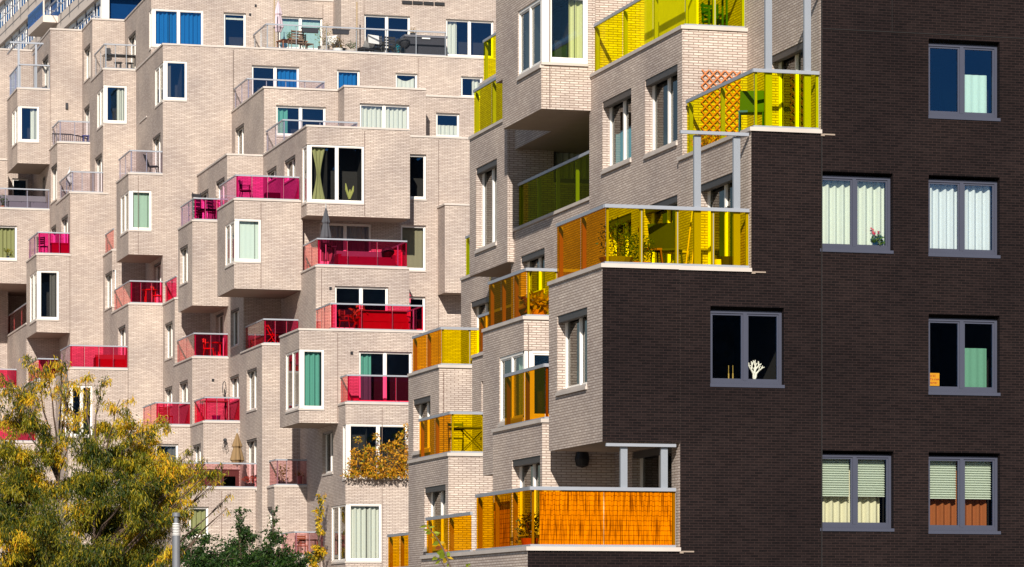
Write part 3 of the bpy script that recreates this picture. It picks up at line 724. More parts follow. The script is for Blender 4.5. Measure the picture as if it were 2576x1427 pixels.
# ------------------------------------------------------------------ ground
g = MB(); g.quad([(-1500, -1500, 0), (1500, -1500, 0), (1500, 1500, 0), (-1500, 1500, 0)])
tag(g.build('ground', flat('paved_ground', (0.16, 0.14, 0.12), 0.9, scale=0.4)), kind='structure')

# ------------------------------------------------------------------ far concrete block with ribbon windows, top left
tb = empty('concrete_building', (33.2, 219.0, 0), 'grey concrete block with rows of blue windows behind the top left roofs', 'building', rz=math.radians(2.4))
BW, BD, BH = 30.0, 75.0, 60.0
mb = MB(); rows = [z+CAMZ for z in (35.5, 38.6, 41.7, 44.8, 47.9)]; wh = 1.9
prev = 0
for z in rows:
    mb.box(0, BW, 0, BD, prev, z); prev = z+wh
mb.box(0, BW, 0, BD, prev, BH)
mb2 = mb.build('wall', M['concrete'], tb)
bay = 3.2; nb = 0
for z in rows[1:4]:
    mb = MB(); mb.box(0.35, BW-.3, 0.5, BD-.4, z, z+wh); mb.build('window_strip', M['slatew'], tb)
    k = 0; y = 0.5
    while y < 48:
        if not (z == rows[2] and 15.5 < y+1.6 < 21):
            f = MB()
            f.box(0.24, 0.3, y, y+0.45, z, z+wh); f.box(0.26, 0.3, y+2.35, y+2.5, z, z+wh); f.box(0.20, 0.3, y+.45, y+2.35, z+wh-0.3, z+wh-.02); f.box(0.27, 0.3, y+1.35, y+1.45, z, z+wh-.3)
            f.box(0.24, 0.3, y+.45, y+2.35, z+.01, z+0.12)
            fo = f.build('window', M['white'], tb)
            p = MB(); p.quad([(0.32, y+2.35, z+.1), (0.32, y+.3, z+.1), (0.32, y+.3, z+wh-.3), (0.32, y+2.35, z+wh-.3)]); p.build('pane', M['dpane'], fo)
        y += bay; k += 1
    r = MB()
    r.box(-0.45, -0.38, 0.2, 50, z+0.72, z+0.80); r.box(-0.45, -0.41, 0.2, 50, z+0.15, z+0.18)
    y = 0.3
    while y < 50:
        r.box(-0.46, -0.02, y, y+0.07, z+0.45, z+0.52); r.box(-0.46, -0.38, y, y+0.07, z-0.1, z+0.8); y += bay
    r.build('ledge_railing', M['rail'], tb)
    # front (south) wide windows
    f = MB(); f.box(0.0, 0.5, -0.06, 0.3, z, z+wh); f.box(7.2, 7.5, -0.06, 0.3, z, z+wh); f.box(3.0, 3.12, -.02, .3, z, z+wh); f.box(.5, 7.2, -.05, .3, z+wh-.12, z+wh-.01); f.box(.5, 7.2, -.05, .3, z+.01, z+.12)
    fo = f.build('window', M['white'], tb)
    p = MB(); p.quad([(.5, .12, z+.1), (7.2, .12, z+.1), (7.2, .12, z+wh-.1), (.5, .12, z+wh-.1)]); p.build('pane', M['dpane'], fo)
mb = MB(); mb.box(-1.0, 0.02, 15.4, 21.4, rows[2]-0.45, rows[2]+.02); mb.box(-1.0, -.9, 15.4, 15.5, rows[2], rows[2]+1.0)
mb.build('balcony_slab', M['concrete'], tb)
mb = MB(); mb.box(-1.0, -.95, 15.5, 21.4, rows[2]+.05, rows[2]+1.0); mb.build('glass_panel', M['g_blue'], tb)

# unseen block behind the viewpoint, added and shaped so lower windows mirror dark
ob = empty('mirrored_block', (120, -200, 0), 'unseen dark block with a lower wing, added behind the viewpoint for the lower windows to mirror', 'building')
mb = MB(); mb.box(-110, 5, -14, 0, 0, 72); mb.box(5.01, 120, -14, 0, 0, 38); mb.build('wall', flat('mirrored_dark_wall', (0.10, 0.085, 0.075), 0.9), ob)
mb = MB()
for zi in range(22):
    for xi in range(25): mb.box(-105+xi*4.2, -103+xi*4.2, 0.02, 0.06, 2+zi*3.1, 3.7+zi*3.1)
mb.build('window_grid', M['black'], ob)

# ------------------------------------------------------------------ furniture and small things
MATC = {}
def mc(name, col, **kw):
    if name not in MATC: MATC[name] = flat(name, col, **kw)
    return MATC[name]
WOOD = mc('brown_wood', (0.22, 0.09, 0.035)); DARK = mc('charcoal', (0.03, 0.03, 0.035)); WICK = mc('brown_wicker', (0.20, 0.13, 0.09))
PLASW = mc('white_plastic', (0.75, 0.74, 0.72)); TERRA = mc('terracotta', (0.45, 0.16, 0.07)); GREYF = mc('grey_fabric', (0.16, 0.15, 0.16)); GREENF = mc('green_fabric', (0.008, 0.075, 0.035))
def at(vn, cr, x, dy, z=None):
    v = VOL[vn]; Y = v.Y0+dy; return (XonY(U(cr, x), Y), Y, (v.top if z is None else z)+CAMZ+0.005)
def chair(loc, rz, mat, label, group=None, name='chair', w=0.46, arms=False, bh=0.88, sling=False):
    e = empty(name, loc, label, 'chair', group, rz)
    m = MB(); m.box(-w/2, w/2, -.22, .22, .41, .45); m.build('seat', mat, e)
    m = MB()
    if sling: m.quad([(-w/2, .2, .42), (w/2, .2, .42), (w/2, .42, bh+.12), (-w/2, .42, bh+.12)])
    else:
        for k in range(4): m.box(-w/2, w/2, .20+.02*k, .225+.02*k, .52+k*(bh-.52)/4, .52+(k+.75)*(bh-.52)/4)
        m.box(-w/2, -w/2+.035, .195, .235, .41, bh); m.box(w/2-.035, w/2, .195, .235, .41, bh)
    m.build('backrest', mat, e)
    for sx in (-1, 1):
        for sy in (-1, 1):
            m = MB(); m.tube([(sx*(w/2-.02), sy*.25, 0), (sx*(w/2-.02), sy*.19, .43)], .018, 6); m.build('leg', mat, e)
    if arms:
        for sx in (-1, 1):
            m = MB(); m.box(sx*w/2-.025, sx*w/2+.025, -.22, .22, .62, .65); m.box(sx*w/2-.02, sx*w/2+.02, -.21, -.17, .42, .62); m.build('armrest', mat, e)
    return e
def folding_chair(loc, rz, mat, label, group=None):
    e = empty('folding_chair', loc, label, 'chair', group, rz)
    m = MB(); [m.box(-.2, .2, -.2+.085*k, -.135+.085*k, .43, .45) for k in range(5)]; m.build('seat', mat, e)
    m = MB(); m.box(-.2, .2, .24, .26, .66, .74); m.box(-.2, .2, .25, .27, .78, .86); m.build('backrest', mat, e)
    for sx in (-1, 1):
        m = MB(); m.tube([(sx*.2, -.25, 0), (sx*.2, .26, .88)], .015, 5); m.build('leg', mat, e)
        m = MB(); m.tube([(sx*.18, .28, 0), (sx*.18, -.2, .44)], .015, 5); m.build('leg', mat, e)
    return e
def table(loc, rz, mat, label, w=.8, d=.6, h=.74, round_=False, cat='table', name='table', group=None, x=False):
    e = empty(name, loc, label, cat, group, rz)
    m = MB()
    if round_: m.lathe(0, 0, [(0.01, h), (w/2, h), (w/2, h-.03), (0.01, h-.03)], 20)
    else: m.box(-w/2, w/2, -d/2, d/2, h-.04, h)
    m.build('tabletop', mat, e)
    if x:
        for sy in (-1, 1):
            for sx in (-1, 1): m = MB(); m.tube([(sx*w*.42, sy*d*.3, 0), (-sx*w*.36, sy*d*.3, h-.04)], .014, 5); m.build('leg', mat, e)
    else:
        for sx in (-1, 1):
            for sy in (-1, 1): m = MB(); m.box(sx*(w/2-.06)*(.7 if round_ else 1)-.02, sx*(w/2-.06)*(.7 if round_ else 1)+.02, sy*(d/2-.05)-.02, sy*(d/2-.05)+.02, 0, h-.04); m.build('leg', mat, e)
    return e
def sofa(loc, rz, mat, label, w=1.6, h=.72):
    e = empty('sofa', loc, label, 'sofa', None, rz)
    m = MB(); m.box(-w/2, w/2, -.38, .38, .08, .40); m.build('seat', mat, e)
    m = MB(); m.box(-w/2, w/2, .24, .40, .40, h); m.build('backrest', mat, e)
    for sx in (-1, 1): m = MB(); m.box(sx*w/2-.07, sx*w/2+.07, -.39, .39, .05, .56); m.build('armrest', mat, e)
    n = max(2, int(w/.6))
    for k in range(n): m = MB(); m.box(-w/2+.09+k*(w-.18)/n, -w/2+.07+(k+1)*(w-.18)/n, -.34, .22, .405, .47); m.build('cushion', mat, e)
    return e
def leafcloud(m, c, r, n, size, asp=.45, droop=0.0, mi=0, rnd=random, flatz=1.0, mis=None):
    cx, cy, cz = c
    for _ in range(n):
        while True:
            a, b, d = rnd.uniform(-1, 1), rnd.uniform(-1, 1), rnd.uniform(-1, 1)
            if a*a+b*b+d*d <= 1: break
        p = Vector((cx+a*r, cy+b*r, cz+d*r*flatz))
        dirv = Vector((rnd.gauss(0, 1), rnd.gauss(0, 1), rnd.gauss(0, 1)-droop)); dirv.normalize()
        L = size*rnd.uniform(.6, 1.3); sd = dirv.cross(Vector((rnd.gauss(0, 1), rnd.gauss(0, 1), rnd.gauss(0, 1)))); 
        if sd.length < 1e-3: continue
        sd.normalize(); sd *= L*asp*.5
        m.quad([p, p+dirv*L*.45+sd, p+dirv*L, p+dirv*L*.45-sd], None, mi if mis is None else rnd.choice(mis))
def ballpts(r):
    while True:
        a, b, d = random.uniform(-1, 1), random.uniform(-1, 1), random.uniform(-1, 1)
        if a*a+b*b+d*d <= 1: return Vector((a*r, b*r, d*r))
LG = leafmat('green_leaf', [(0.03, 0.07, 0.012), (0.05, 0.11, 0.02), (0.09, 0.16, 0.03)])
LO = leafmat('ochre_leaf', [(0.32, 0.16, 0.02), (0.45, 0.28, 0.04), (0.16, 0.14, 0.03)])
LY = leafmat('yellow_leaf', [(0.72, 0.40, 0.01), (0.62, 0.44, 0.015), (0.46, 0.38, 0.015), (0.75, 0.30, 0.01)])
LOL = leafmat('olive_leaf', [(0.24, 0.21, 0.008), (0.11, 0.14, 0.008), (0.42, 0.31, 0.010), (0.06, 0.09, 0.006)])
LDG = leafmat('dark_leaf', [(0.014, 0.032, 0.004), (0.03, 0.058, 0.005), (0.07, 0.09, 0.006), (0.24, 0.18, 0.010)])
LSH = leafmat('shrub_leaf', [(0.010, 0.032, 0.006), (0.022, 0.060, 0.010), (0.055, 0.105, 0.014)])
LOR = leafmat('orange_leaf', [(0.60, 0.25, 0.01), (0.66, 0.34, 0.01), (0.45, 0.16, 0.01), (0.35, 0.28, 0.02)])
BARK = mc('bark', (0.10, 0.065, 0.045), scale=12)
def pot_plant(loc, label, h=.5, r=.25, pr=.16, ph=.25, leaf=None, potm=None, n=140, size=.09, group=None, droop=0):
    e = empty('potted_plant', loc, label, 'plant', group)
    m = MB(); m.lathe(0, 0, [(0.01, 0), (pr*.75, 0), (pr, ph), (pr*.9, ph), (0.01, ph-.02)], 14); m.build('pot', potm or TERRA, e)
    m = MB()
    for k in range(5): m.tube([(0, 0, ph-.03), (random.uniform(-r, r)*.5, random.uniform(-r, r)*.5, ph+h*.6)], .008, 4)
    m.build('stem', BARK, e)
    m = MB(); leafcloud(m, (0, 0, ph+h*.5), r, n, size, flatz=h/2/r, droop=droop); m.build('foliage', leaf or LG, e)
    return e
def parasol(loc, label, mat, h=2.3, r=.17):
    e = empty('closed_parasol', loc, label, 'parasol')
    m = MB(); m.tube([(0, 0, 0), (0, 0, h)], .022, 8); m.build('pole', mc('pole_grey', (.4, .4, .4)), e)
    m = MB(); n = 24; prof = [(.03, 1.0), (.07, .93), (.75, .62), (.55, .58), (1.0, .30), (.8, .27), (.55, .18)]
    for rr, t in prof:
        for k in range(n):
            th = 6.283*k/n; q = r*rr*(1+.22*math.cos(4*th)); m.v.append((q*math.cos(th), q*math.sin(th), h*(t*.72+.26)))
    for i in range(len(prof)-1):
        for k in range(n): k2 = (k+1) % n; a = i*n; m.f.append((a+k, a+k2, a+n+k2, a+n+k)); m.mi.append(0)
    m.uv = []; m.build('canopy', mat, e)
    m = MB(); m.lathe(0, 0, [(.01, .07), (.22, .07), (.24, 0), (.01, 0)], 16); m.build('base', DARK, e)
    return e
def kettle_bbq(loc, label):
    e = empty('kettle_barbecue', loc, label, 'barbecue')
    m = MB(); m.lathe(0, 0, [(.02, .45), (.15, .5), (.27, .68), (.28, .72)], 16); m.build('bowl', DARK, e)
    m = MB(); m.lathe(0, 0, [(.285, .73), (.25, .84), (.12, .93), (.01, .95)], 16); m.build('lid', DARK, e)
    for k in range(3):
        th = 2.1*k+.4; m = MB(); m.tube([(.3*math.cos(th), .3*math.sin(th), 0), (.15*math.cos(th), .15*math.sin(th), .52)], .012, 5); m.build('leg', DARK, e)
# top terrace
Tg = 'furniture on the long top terrace'
parasol(at('A1','B',410,1.6), 'closed pale lilac parasol in front of the top terrace door', cloth('lilac_cloth', (0.62, 0.5, 0.55)), 2.7, .22)
table(at('A1','B',520,1.4), .2, mc('rust_wood', (.35, .14, .07)), 'rust brown table beside the closed lilac parasol on the top terrace', 1.3, .8, .62, group=Tg)
chair(at('A1','B',552,.8), 3.3, WICK, 'wicker armchair with its back to the railing, top terrace', Tg, 'wicker_chair', .62, True, 1.0)
chair(at('A1','B',640,1.0), 1.9, WICK, 'wicker chair turned sideways to the right of the top terrace table', Tg, 'wicker_chair', .55, False, .85)
pot_plant(at('A1','B',500,1.4,27.62), 'small green pot plant on the rust brown terrace table', .3, .16, .1, .12, n=60)
pot_plant(at('A1','B',778,1.2), 'tall wispy olive tree in a pot on the top terrace', 1.2, .42, .3, .4, LOL, mc('pale_pot', (.5,.45,.4)), 170, .09)
pot_plant(at('A1','B',800,1.0), 'round green bush in front of the wispy potted olive tree', .5, .22, .18, .2, LG, None, 120, .07)
pot_plant(at('A1','B',890,1.0), 'ochre round bush in a white tub left of the white covered lounger', .55, .32, .25, .3, LO, PLASW, 190, .09)
pot_plant(at('A1','B',1000,.9), 'low green bush in a long pot between the two white covered loungers', .4, .34, .3, .25, LG, mc('pale_pot', (.5,.45,.4)), 170, .08)
def lounger(loc, rz, label):
    e = empty('lounger', loc, label, 'lounger', Tg, rz)
    m = MB(); m.box(-.3, .3, -.8, .4, .3, .36); m.build('frame', DARK, e)
    m = MB(); m.quad([(-.32, -.3, .4), (.32, -.3, .4), (.32, .2, .42), (-.32, .2, .42)]); m.quad([(-.32, .2, .42), (.32, .2, .42), (.32, .62, .95), (-.32, .62, .95)]); m.quad([(-.33, .63, .95), (.33, .63, .95), (.33, .66, .55), (-.33, .66, .55)]); m.build('cover', PLASW, e)
    for sx in (-1, 1):
        for yy in (-.7, .3): m = MB(); m.box(sx*.28-.02, sx*.28+.02, yy-.02, yy+.02, 0, .3); m.build('leg', DARK, e)
lounger(at('A1','B',915,1.7), 2.2, 'lounger under a white cover behind the ochre bush'); lounger(at('A1','B',1110,1.2), 3.6, 'lounger under a white cover in front of the blue terrace window')
chair(at('A1','B',1200,1.3), 2.9, DARK, 'black folding armchair next to the white covered lounger', Tg, w=.55, arms=True, bh=1.0)
chair(at('A1','B',1290,1.3), 3.4, DARK, 'black folding armchair next to the kettle barbecue', Tg, w=.55, arms=True, bh=1.0)
kettle_bbq(at('A1','B',1428,.9), 'black kettle barbecue left of the dark storage chest')
pot_plant(at('A1','B',1370,1.5), 'turquoise plant behind the black terrace armchairs', .4, .2, .12, .3, leafmat('turquoise_leaf', [(0, .3, .4), (0, .45, .55)]), DARK, 60, .09)
e = empty('storage_chest', at('A1','B',1585,1.3), 'dark grey garden storage chest at the right end of the top terrace', 'chest')
m = MB(); m.box(-1.0, 1.0, -.4, .4, 0, 1.0); m.build('body', GREYF if False else mc('slate_plastic', (.022, .022, .03)), e); m = MB(); m.box(-1.04, 1.04, -.44, .44, 1.0, 1.1); m.build('lid', mc('lid_plastic', (.12, .12, .14)), e)
m = MB(); m.box(-.2, .2, -.46, -.44, .92, .98); m.build('handle', PLASW, e)
pot_plant(at('A1','B',1497,1.3,28.1), 'small potted plant standing on the dark storage chest', .25, .18, .13, .15, LO, DARK, 60, .07)
for x, lb in ((672, 'grey planter box hung on the terrace railing under the open door'), (920, 'grey planter box hung on the terrace railing left of the bamboo pole')):
    X, Y, Z = at('A1','B',x,.12); e = MB(); e.box(X-.38, X+.38, Y+.03, Y+.22, Z+.85, Z+1.05); e.box(X-.42, X+.42, Y+.02, Y+.24, Z+1.03, Z+1.07)
    tag(e.build('planter_box', mc('slate_plastic', (.045, .045, .06))), lb, 'planter')
for x, lb, h in ((378, 'bamboo pole left of the closed lilac parasol', 2.5), (1045, 'bamboo pole tied to the railing in the middle of the top terrace', 2.4)):
    X, Y, Z = at('A1','B',x,.3); e = MB(); e.tube([(X, Y, Z), (X, Y, Z+h)], .03, 6); tag(e.build('bamboo_pole', mc('bamboo', (.38, .27, .14))), lb, 'pole')
# other far balconies
table(at('A3','A',990,.9), 0, DARK, 'black rectangular table on the top left grey glass balcony', 1.9, .7, .8)
for x, lb in ((955, 'left of two round stools under the black balcony table'), (1045, 'right of two round stools under the black balcony table')):
    table(at('A3','A',x,.55), 0, DARK, lb, .42, .42, .4, True, 'stool', 'stool')
e = MB(); X, Y, Z = at('A4','A',872,-.1,28.0); e.box(X-.1, X+.12, Y, Y+.1, Z, Z+.55); e.box(X-.07, X+.16, Y-.05, Y, Z+.08, Z+.3); tag(e.build('wall_lamp', DARK), 'black box lamp on the brick wall above the black balcony table', 'lamp')
e = MB(); X, Y, Z = at('A5','A',540,-.09,26.0); e.box(X-.06, X+.06, Y, Y+.1, Z, Z+.3); tag(e.build('wall_lamp', DARK), 'small black lamp on the blank brick wall at the upper left', 'lamp')
chair(at('A10','A',1235,.8), 1.1, DARK, 'dark sling chair on the lilac railed balcony of the middle left box', sling=True, w=.5)
e = empty('bench', at('A8','A',575,.5), 'low curved black wire bench behind the left lilac railing', 'bench')
m = MB(); pts = [(-.95+.19*k, 0, .45-.25*max(0, (k-4)/6)**2) for k in range(11)]; m.tube(pts, .03, 6); m.build('frame', DARK, e)
m = MB(); [m.box(-.95+.1*k, -.93+.1*k, -.02, .02, .03, .44-.25*max(0, (k/2-4)/6)**2) for k in range(20)]; m.build('backrest', DARK, e)
table(at('A8','A',690,.5), 0, mc('blue_paint', (.05, .07, .25)), 'small blue stool at the right end of the left lilac balcony', .35, .35, .42, cat='stool', name='stool')
parasol((XonY(U('C',562),167.5),167.5,21+CAMZ), 'short white parasol closed behind the middle lilac railing', cloth('white_cloth', (0.7, 0.68, 0.65)), 1.5, .16)
sofa(at('C11','C',215,1.2), 0, GREYF, 'long grey sofa in the shaded loggia at the left edge', 3.2, .82)
pot_plant(at('C11','C',20,.8), 'leafy plant left of the grey loggia sofa', .6, .25, .12, .2)
e = empty('storage_chest', at('C12','C',505,.7), 'slatted chest behind the left magenta railing', 'chest'); m = MB(); m.box(-.55, .55, -.25, .25, 0, .55); m.build('body', WOOD, e); m = MB(); m.box(-.58, .58, -.28, .28, .55, .6); m.build('lid', WOOD, e)
chair(at('C12','C',345,.8), 2.6, DARK, 'dark chair in the corner of the left magenta balcony', w=.4)
chair(at('C21','D',150,.8), 1.2, DARK, 'dark armchair at the left of the long magenta balcony', arms=True, w=.5)
e = empty('ottoman', at('C21','D',362,.7), 'low dark ottoman in the middle of the long magenta balcony', 'stool'); m = MB(); m.box(-.3, .3, -.25, .25, .05, .36); m.build('seat', DARK, e)
chair(at('C22','C',1605,.6), .3, DARK, 'tall dark chair on the small magenta balcony', w=.42, bh=1.3); table(at('C22','C',1680,1.0), 0, DARK, 'dark table between the plants on the small magenta balcony', .8, .6, .6)
chair(at('C22','C',1730,.7), .8, DARK, 'dark chair at the right of the small magenta balcony', w=.42, bh=1.1)
pot_plant(at('C22','C',1755,1.1), 'tall reddish plant rising above the small magenta railing', 1.1, .28, .15, .25, LO, DARK, 80, .1)
pot_plant(at('C22','C',1590,1.2), 'leafy plant low in the corner of the small magenta balcony', .4, .3, .15, .2, LDG, DARK, 90, .1)
def round_set(vn, cr, xt, xc, dy, what, mat=WOOD):
    table(at(vn, cr, xt, dy), 0, mat, 'round bistro table '+what, .75, .5, .72, True)
    chair(at(vn, cr, xc, dy-.1), 1.2, mat, 'garden chair '+what, w=.42)
ORW = mc('orange_wood', (.55, .13, .03))
round_set('C15', 'C', 1210, 1270, .8, 'on the crimson balcony under the middle left box', ORW)
round_set('C24', 'E', 1730, 1690, .9, 'on the crimson balcony under the tall plain box', ORW)
sofa(at('E16','E',925,.8), 0, mc('red_brown', (.25, .07, .05)), 'red brown sofa behind the wide red railing above the yellow tree', 1.7)
table(at('C25','E',1735,.8), 0, WOOD, 'tall square wooden table frame on the lowest right red balcony', 1.15, .6, .92, name='plant_table')
m = MB(); X, Y, Z = at('C25','E',1745,.5); m.lathe(X, Y, [(.01, 0), (.15, 0), (.19, .28), (.17, .28), (.01, .04)], 14, z0=Z); tag(m.build('bucket', mc('purple_plastic', (.16, .02, .5))), 'purple bucket on the lowest right red balcony', 'bucket')
e = empty('bicycle', at('C25','E',1815,.7), 'bicycle stood on end behind the red railing', 'bicycle', None, 1.15)
for zz, xx in ((.45, .15), (1.45, -.1)):
    m = MB(); m.tube([(xx+.33*math.cos(t*.5236), 0, zz+.33*math.sin(t*.5236)) for t in range(13)], .018, 5, cap=False); m.build('wheel', DARK, e)
m = MB(); m.tube([(.15, 0, .45), (.3, 0, .9), (-.1, 0, 1.45)], .02, 5); m.tube([(.15, 0, .45), (0, 0, .95), (-.1, 0, 1.45)], .02, 5); m.tube([(.3, 0, .9), (0, 0, .95)], .02, 5); m.build('frame', DARK, e)
chair(at('E26','E',1340,.8), .2, mc('red_brown', (.25, .07, .05)), 'chair behind the red railing just right of the yellow tree', w=.5)
sofa(at('D29','D',1110,.9), 0, GREYF, 'grey sofa behind the upper crimson railing', 2.3, .75)
kettle_bbq(at('D29','D',1295,.9), 'kettle barbecue right of the sofa on the upper crimson balcony')
parasol(at('D29','D',795,1.3), 'closed dark grey parasol standing in front of the shaded door', cloth('slate_cloth', (.09, .09, .1)), 2.75, .2)
table(at('D29','D',825,1.9), 0, DARK, 'dark side table behind the closed grey parasol', .5, .5, 1.0)
chair(at('F28','F',965,.9), .9, WOOD, 'brown armchair left of the spiky plant, lower crimson balcony', arms=True, w=.5)
pot_plant(at('F28','F',1065,.9), 'spiky dracaena plant behind the lower crimson railing', .8, .42, .14, .25, LO, DARK, 120, .26)
sofa(at('F28','F',1245,.9), 3.14, mc('red_brown', (.25, .07, .05)), 'brown bench seen from behind on the lower crimson balcony', 1.9, .85)
chair(at('F28','F',1425,.9), 2.2, DARK, 'dark armchair at the right end of the lower crimson balcony', arms=True, w=.55, bh=.75)
folding_chair(at('F27','F',360,.6), 1.0, ORW, 'red folding chair on the crimson balcony beside the plain brick tower')
sofa(at('F27','F',400,1.6), 1.57, DARK, 'dark bench on the crimson balcony beside the plain brick tower', 1.2)
parasol(at('P5','P',625,.8), 'closed tan parasol on the low rose glass balcony', cloth('tan_cloth', (.26, .17, .085)), 2.55, .26)
e = empty('storage_chest', at('P5','P',270,.7), 'long dark chest behind the rose railing beside the yellow tree', 'chest'); m = MB(); m.box(-1.5, 1.5, -.3, .3, 0, .75); m.build('body', mc('dark_brown', (.09, .05, .04)), e); m = MB(); m.box(-1.53, 1.53, -.32, .32, .75, .8); m.build('lid', mc('dark_brown', (.09, .05, .04)), e)
e = empty('wooden_stool', at('P5','P',538,.6), 'wooden block stool holding a candle left of the tan parasol', 'stool'); m = MB(); m.box(-.25, .25, -.2, .2, 0, .5); m.build('seat', mc('light_wood', (.4, .25, .13)), e)
pot_plant(at('P5','P',755,.5), 'red leaved plant in a black pot right of the tan parasol', .35, .35, .22, .22, leafmat('red_leaf', [(.35, .06, .02), (.5, .15, .05)]), DARK, 120, .1)
pot_plant(at('P4','P',1085,.7), 'conifer in a pot in the corner of the dusky rose balcony', .7, .3, .15, .2, LOL, DARK, 130, .1)
pot_plant(at('P4','P',1270,.6), 'tall pink pot with a low plant on the dusky rose balcony', .15, .2, .13, .42, LO, mc('pink_pot', (.6, .3, .28)), 40, .1)
chair(at('P6','P',1290,.5), 0, WOOD, 'wooden chair on the bottom rose balcony', w=.45); table(at('P6','P',1360,.8), 0, WOOD, 'wooden table on the bottom rose balcony', .8, .5, .7)
e = empty('wall_lantern', at('C25','P',500,-.18, Zat(Vv('P',215),26.9,147)), 'black wire cage lantern on the sunlit wall above the tan parasol', 'lamp')
m = MB(); m.lathe(0, 0, [(.01, .52), (.07, .5), (.09, .42), (.04, .36), (.01, .34)], 10); m.build('cap', DARK, e)
m = MB(); [m.tube([(.05*math.cos(t), .05*math.sin(t), .36), (.13*math.cos(t), .13*math.sin(t), .12), (.07*math.cos(t), .07*math.sin(t), 0)], .012, 4) for t in (0, 1.57, 3.14, 4.71)]; m.build('cage', DARK, e)
# wall vents
for i, x in enumerate((1450, 1537, 1624, 1713)):
    X = XonY(U('B', x), 159.15); z = Zat(Vv('B', 20+i*4), X, 159.2)+CAMZ; m = MB(); m.box(X-.24, X+.24, 159.12, 159.2, z-.08, z+.06)
    o = m.build('air_vent', M['black']); link_parent(o, far_b)
for (vn, cr, x, y) in (('D29','D',832,1105),('F28','F',1003,403),('C24','E',1718,622),('U1','A',2018,118),('U1','B',228,47)):
    vv = VOL[vn]; X = XonY(U(cr, x), vv.Y0); z = Zat(Vv(cr, y), X, vv.Y0)+CAMZ; m = MB(); m.box(X-.05, X+.05, vv.Y0-.03, vv.Y0+.02, z-.06, z+.06); o = m.build('wall_socket', M['black']); link_parent(o, far_b)
# ------------------------------------------------------------------ near balconies
v = VOL['Na']; Zn = v.top+CAMZ+.02; m = MB(); m.box(v.X0+.5, v.X0+.54, 75.3, YonX(U('N2', 120), v.X0+.5), Zn, Zn+1.6)
tag(m.build('privacy_board', mc('white_board', (.8, .78, .72))), 'white board standing behind the yellow glass of the top terrace of the near building', 'screen')
table((25.75, 75.6, Zn), 0, GREENF, 'dark green slatted rack at the corner of the top yellow terrace', .45, .4, 1.0, name='rack', cat='rack')
chair((26.0, 76.5, Zn), .3, GREENF, 'dark green chair behind the top yellow glass', arms=True)
pot_plant(at('D2','N4',95,.55), 'airy green bush in a wide pot at the corner of the amber and yellow balcony', .85, .42, .38, .2, LG, mc('olive_pot', (.2, .18, .08)), 420, .07)
pot_plant(at('D2','N4',312,.6), 'round dense green bush left of the brown folding chair', .62, .36, .25, .12, LG, TERRA, 700, .06)
chair(at('D2','N4',425,.9), 1.3, WOOD, 'brown slatted chair right of the round green bush', w=.44, bh=.95)
chair(at('D2','N4',565,.9), 2.5, mc('slate_green', (.05, .08, .07)), 'dark sling chair in front of the white curtain on the yellow balcony', sling=True, w=.58, bh=.85)
chair(at('D2','N4',665,1.2), 1.7, mc('pale_paint', (.5, .5, .42)), 'pale wooden chair in the middle of the yellow balcony', w=.4, bh=.6)
for i, x in enumerate((745, 800)):
    X, Y, Z = at('D2','N4',x,.4); m = MB(); m.tube([(X, Y, Z), (X+.22, Y+.2, Z+1.25)], .016, 6); tag(m.build('broomstick', mc('pale_stick', (.55, .45, .25))), ('left' if i == 0 else 'right')+' of two sticks leaning in the yellow balcony', 'stick')
for x, r_, h_, c_, lb in ((925, .09, .09, 'white_plastic', 'small low pot at the foot of the yellow balcony door'), (1057, .1, .2, 'white_plastic', 'pale plant pot left of the big dark tub'), (1128, .19, .26, 'charcoal', 'big dark tub on the right of the yellow balcony')):
    X, Y, Z = at('D2','N4',x,.5); m = MB(); m.lathe(X, Y, [(.01, 0), (r_*.8, 0), (r_, h_), (r_*.9, h_), (.01, .03)], 16, z0=Z+.02); tag(m.build('flower_pot', MATC[c_]), lb, 'pot')
chair(at('D1','N2',1130,.7), -.4, GREENF, 'green sling chair at the corner of the upper yellow balcony', sling=True, w=.55, bh=.85)
pot_plant((XonY(U('N2',820),74.2),74.2,VOL['D1'].top+CAMZ) if False else (25.0, 74.1, VOL['D1'].top+CAMZ), 'orange leaved bush at the foot of the wooden trellis', .35, .42, .3, .12, LOR, TERRA, 300, .08)
e = empty('trellis', (0, 0, 0), 'orange wooden diamond trellis leaning on the wall above the yellow glass', 'trellis')
Yt = 74.78; X0 = XonY(U('N2',655), Yt); X1 = XonY(U('N2',1028), Yt); zb = 10.9+CAMZ; zt_ = Zat(Vv('N2',655), X0, Yt)+CAMZ
m = MB(); W_ = X1-X0; H_ = zt_-zb; st = .19; wd = .028
def slat(x0, z0, x1, z1, y):
    d = Vector((x1-x0, 0, z1-z0)); n = Vector((-d.z, 0, d.x)).normalized()*wd/2
    a, b = Vector((x0, y, z0)), Vector((x1, y, z1))
    m.quad([a-n, b-n, b+n, a+n]); m.quad([a-n+Vector((0, .012, 0)), a+n+Vector((0, .012, 0)), b+n+Vector((0, .012, 0)), b-n+Vector((0, .012, 0))])
    m.quad([a+n, b+n, b+n+Vector((0, .012, 0)), a+n+Vector((0, .012, 0))]); m.quad([a-n, a-n+Vector((0, .012, 0)), b-n+Vector((0, .012, 0)), b-n])
c0 = -H_
while c0 < W_:
    xa, xb = max(0, c0), min(W_, c0+H_)
    if xb-xa > .05:
        slat(X0+xa, zb+(xa-c0), X0+xb, zb+(xb-c0), Yt); slat(X0+xa, zt_-(xa-c0), X0+xb, zt_-(xb-c0), Yt+.015)
    c0 += st
m.build('lattice', mc('orange_trellis', (.50, .16, .045)), e)
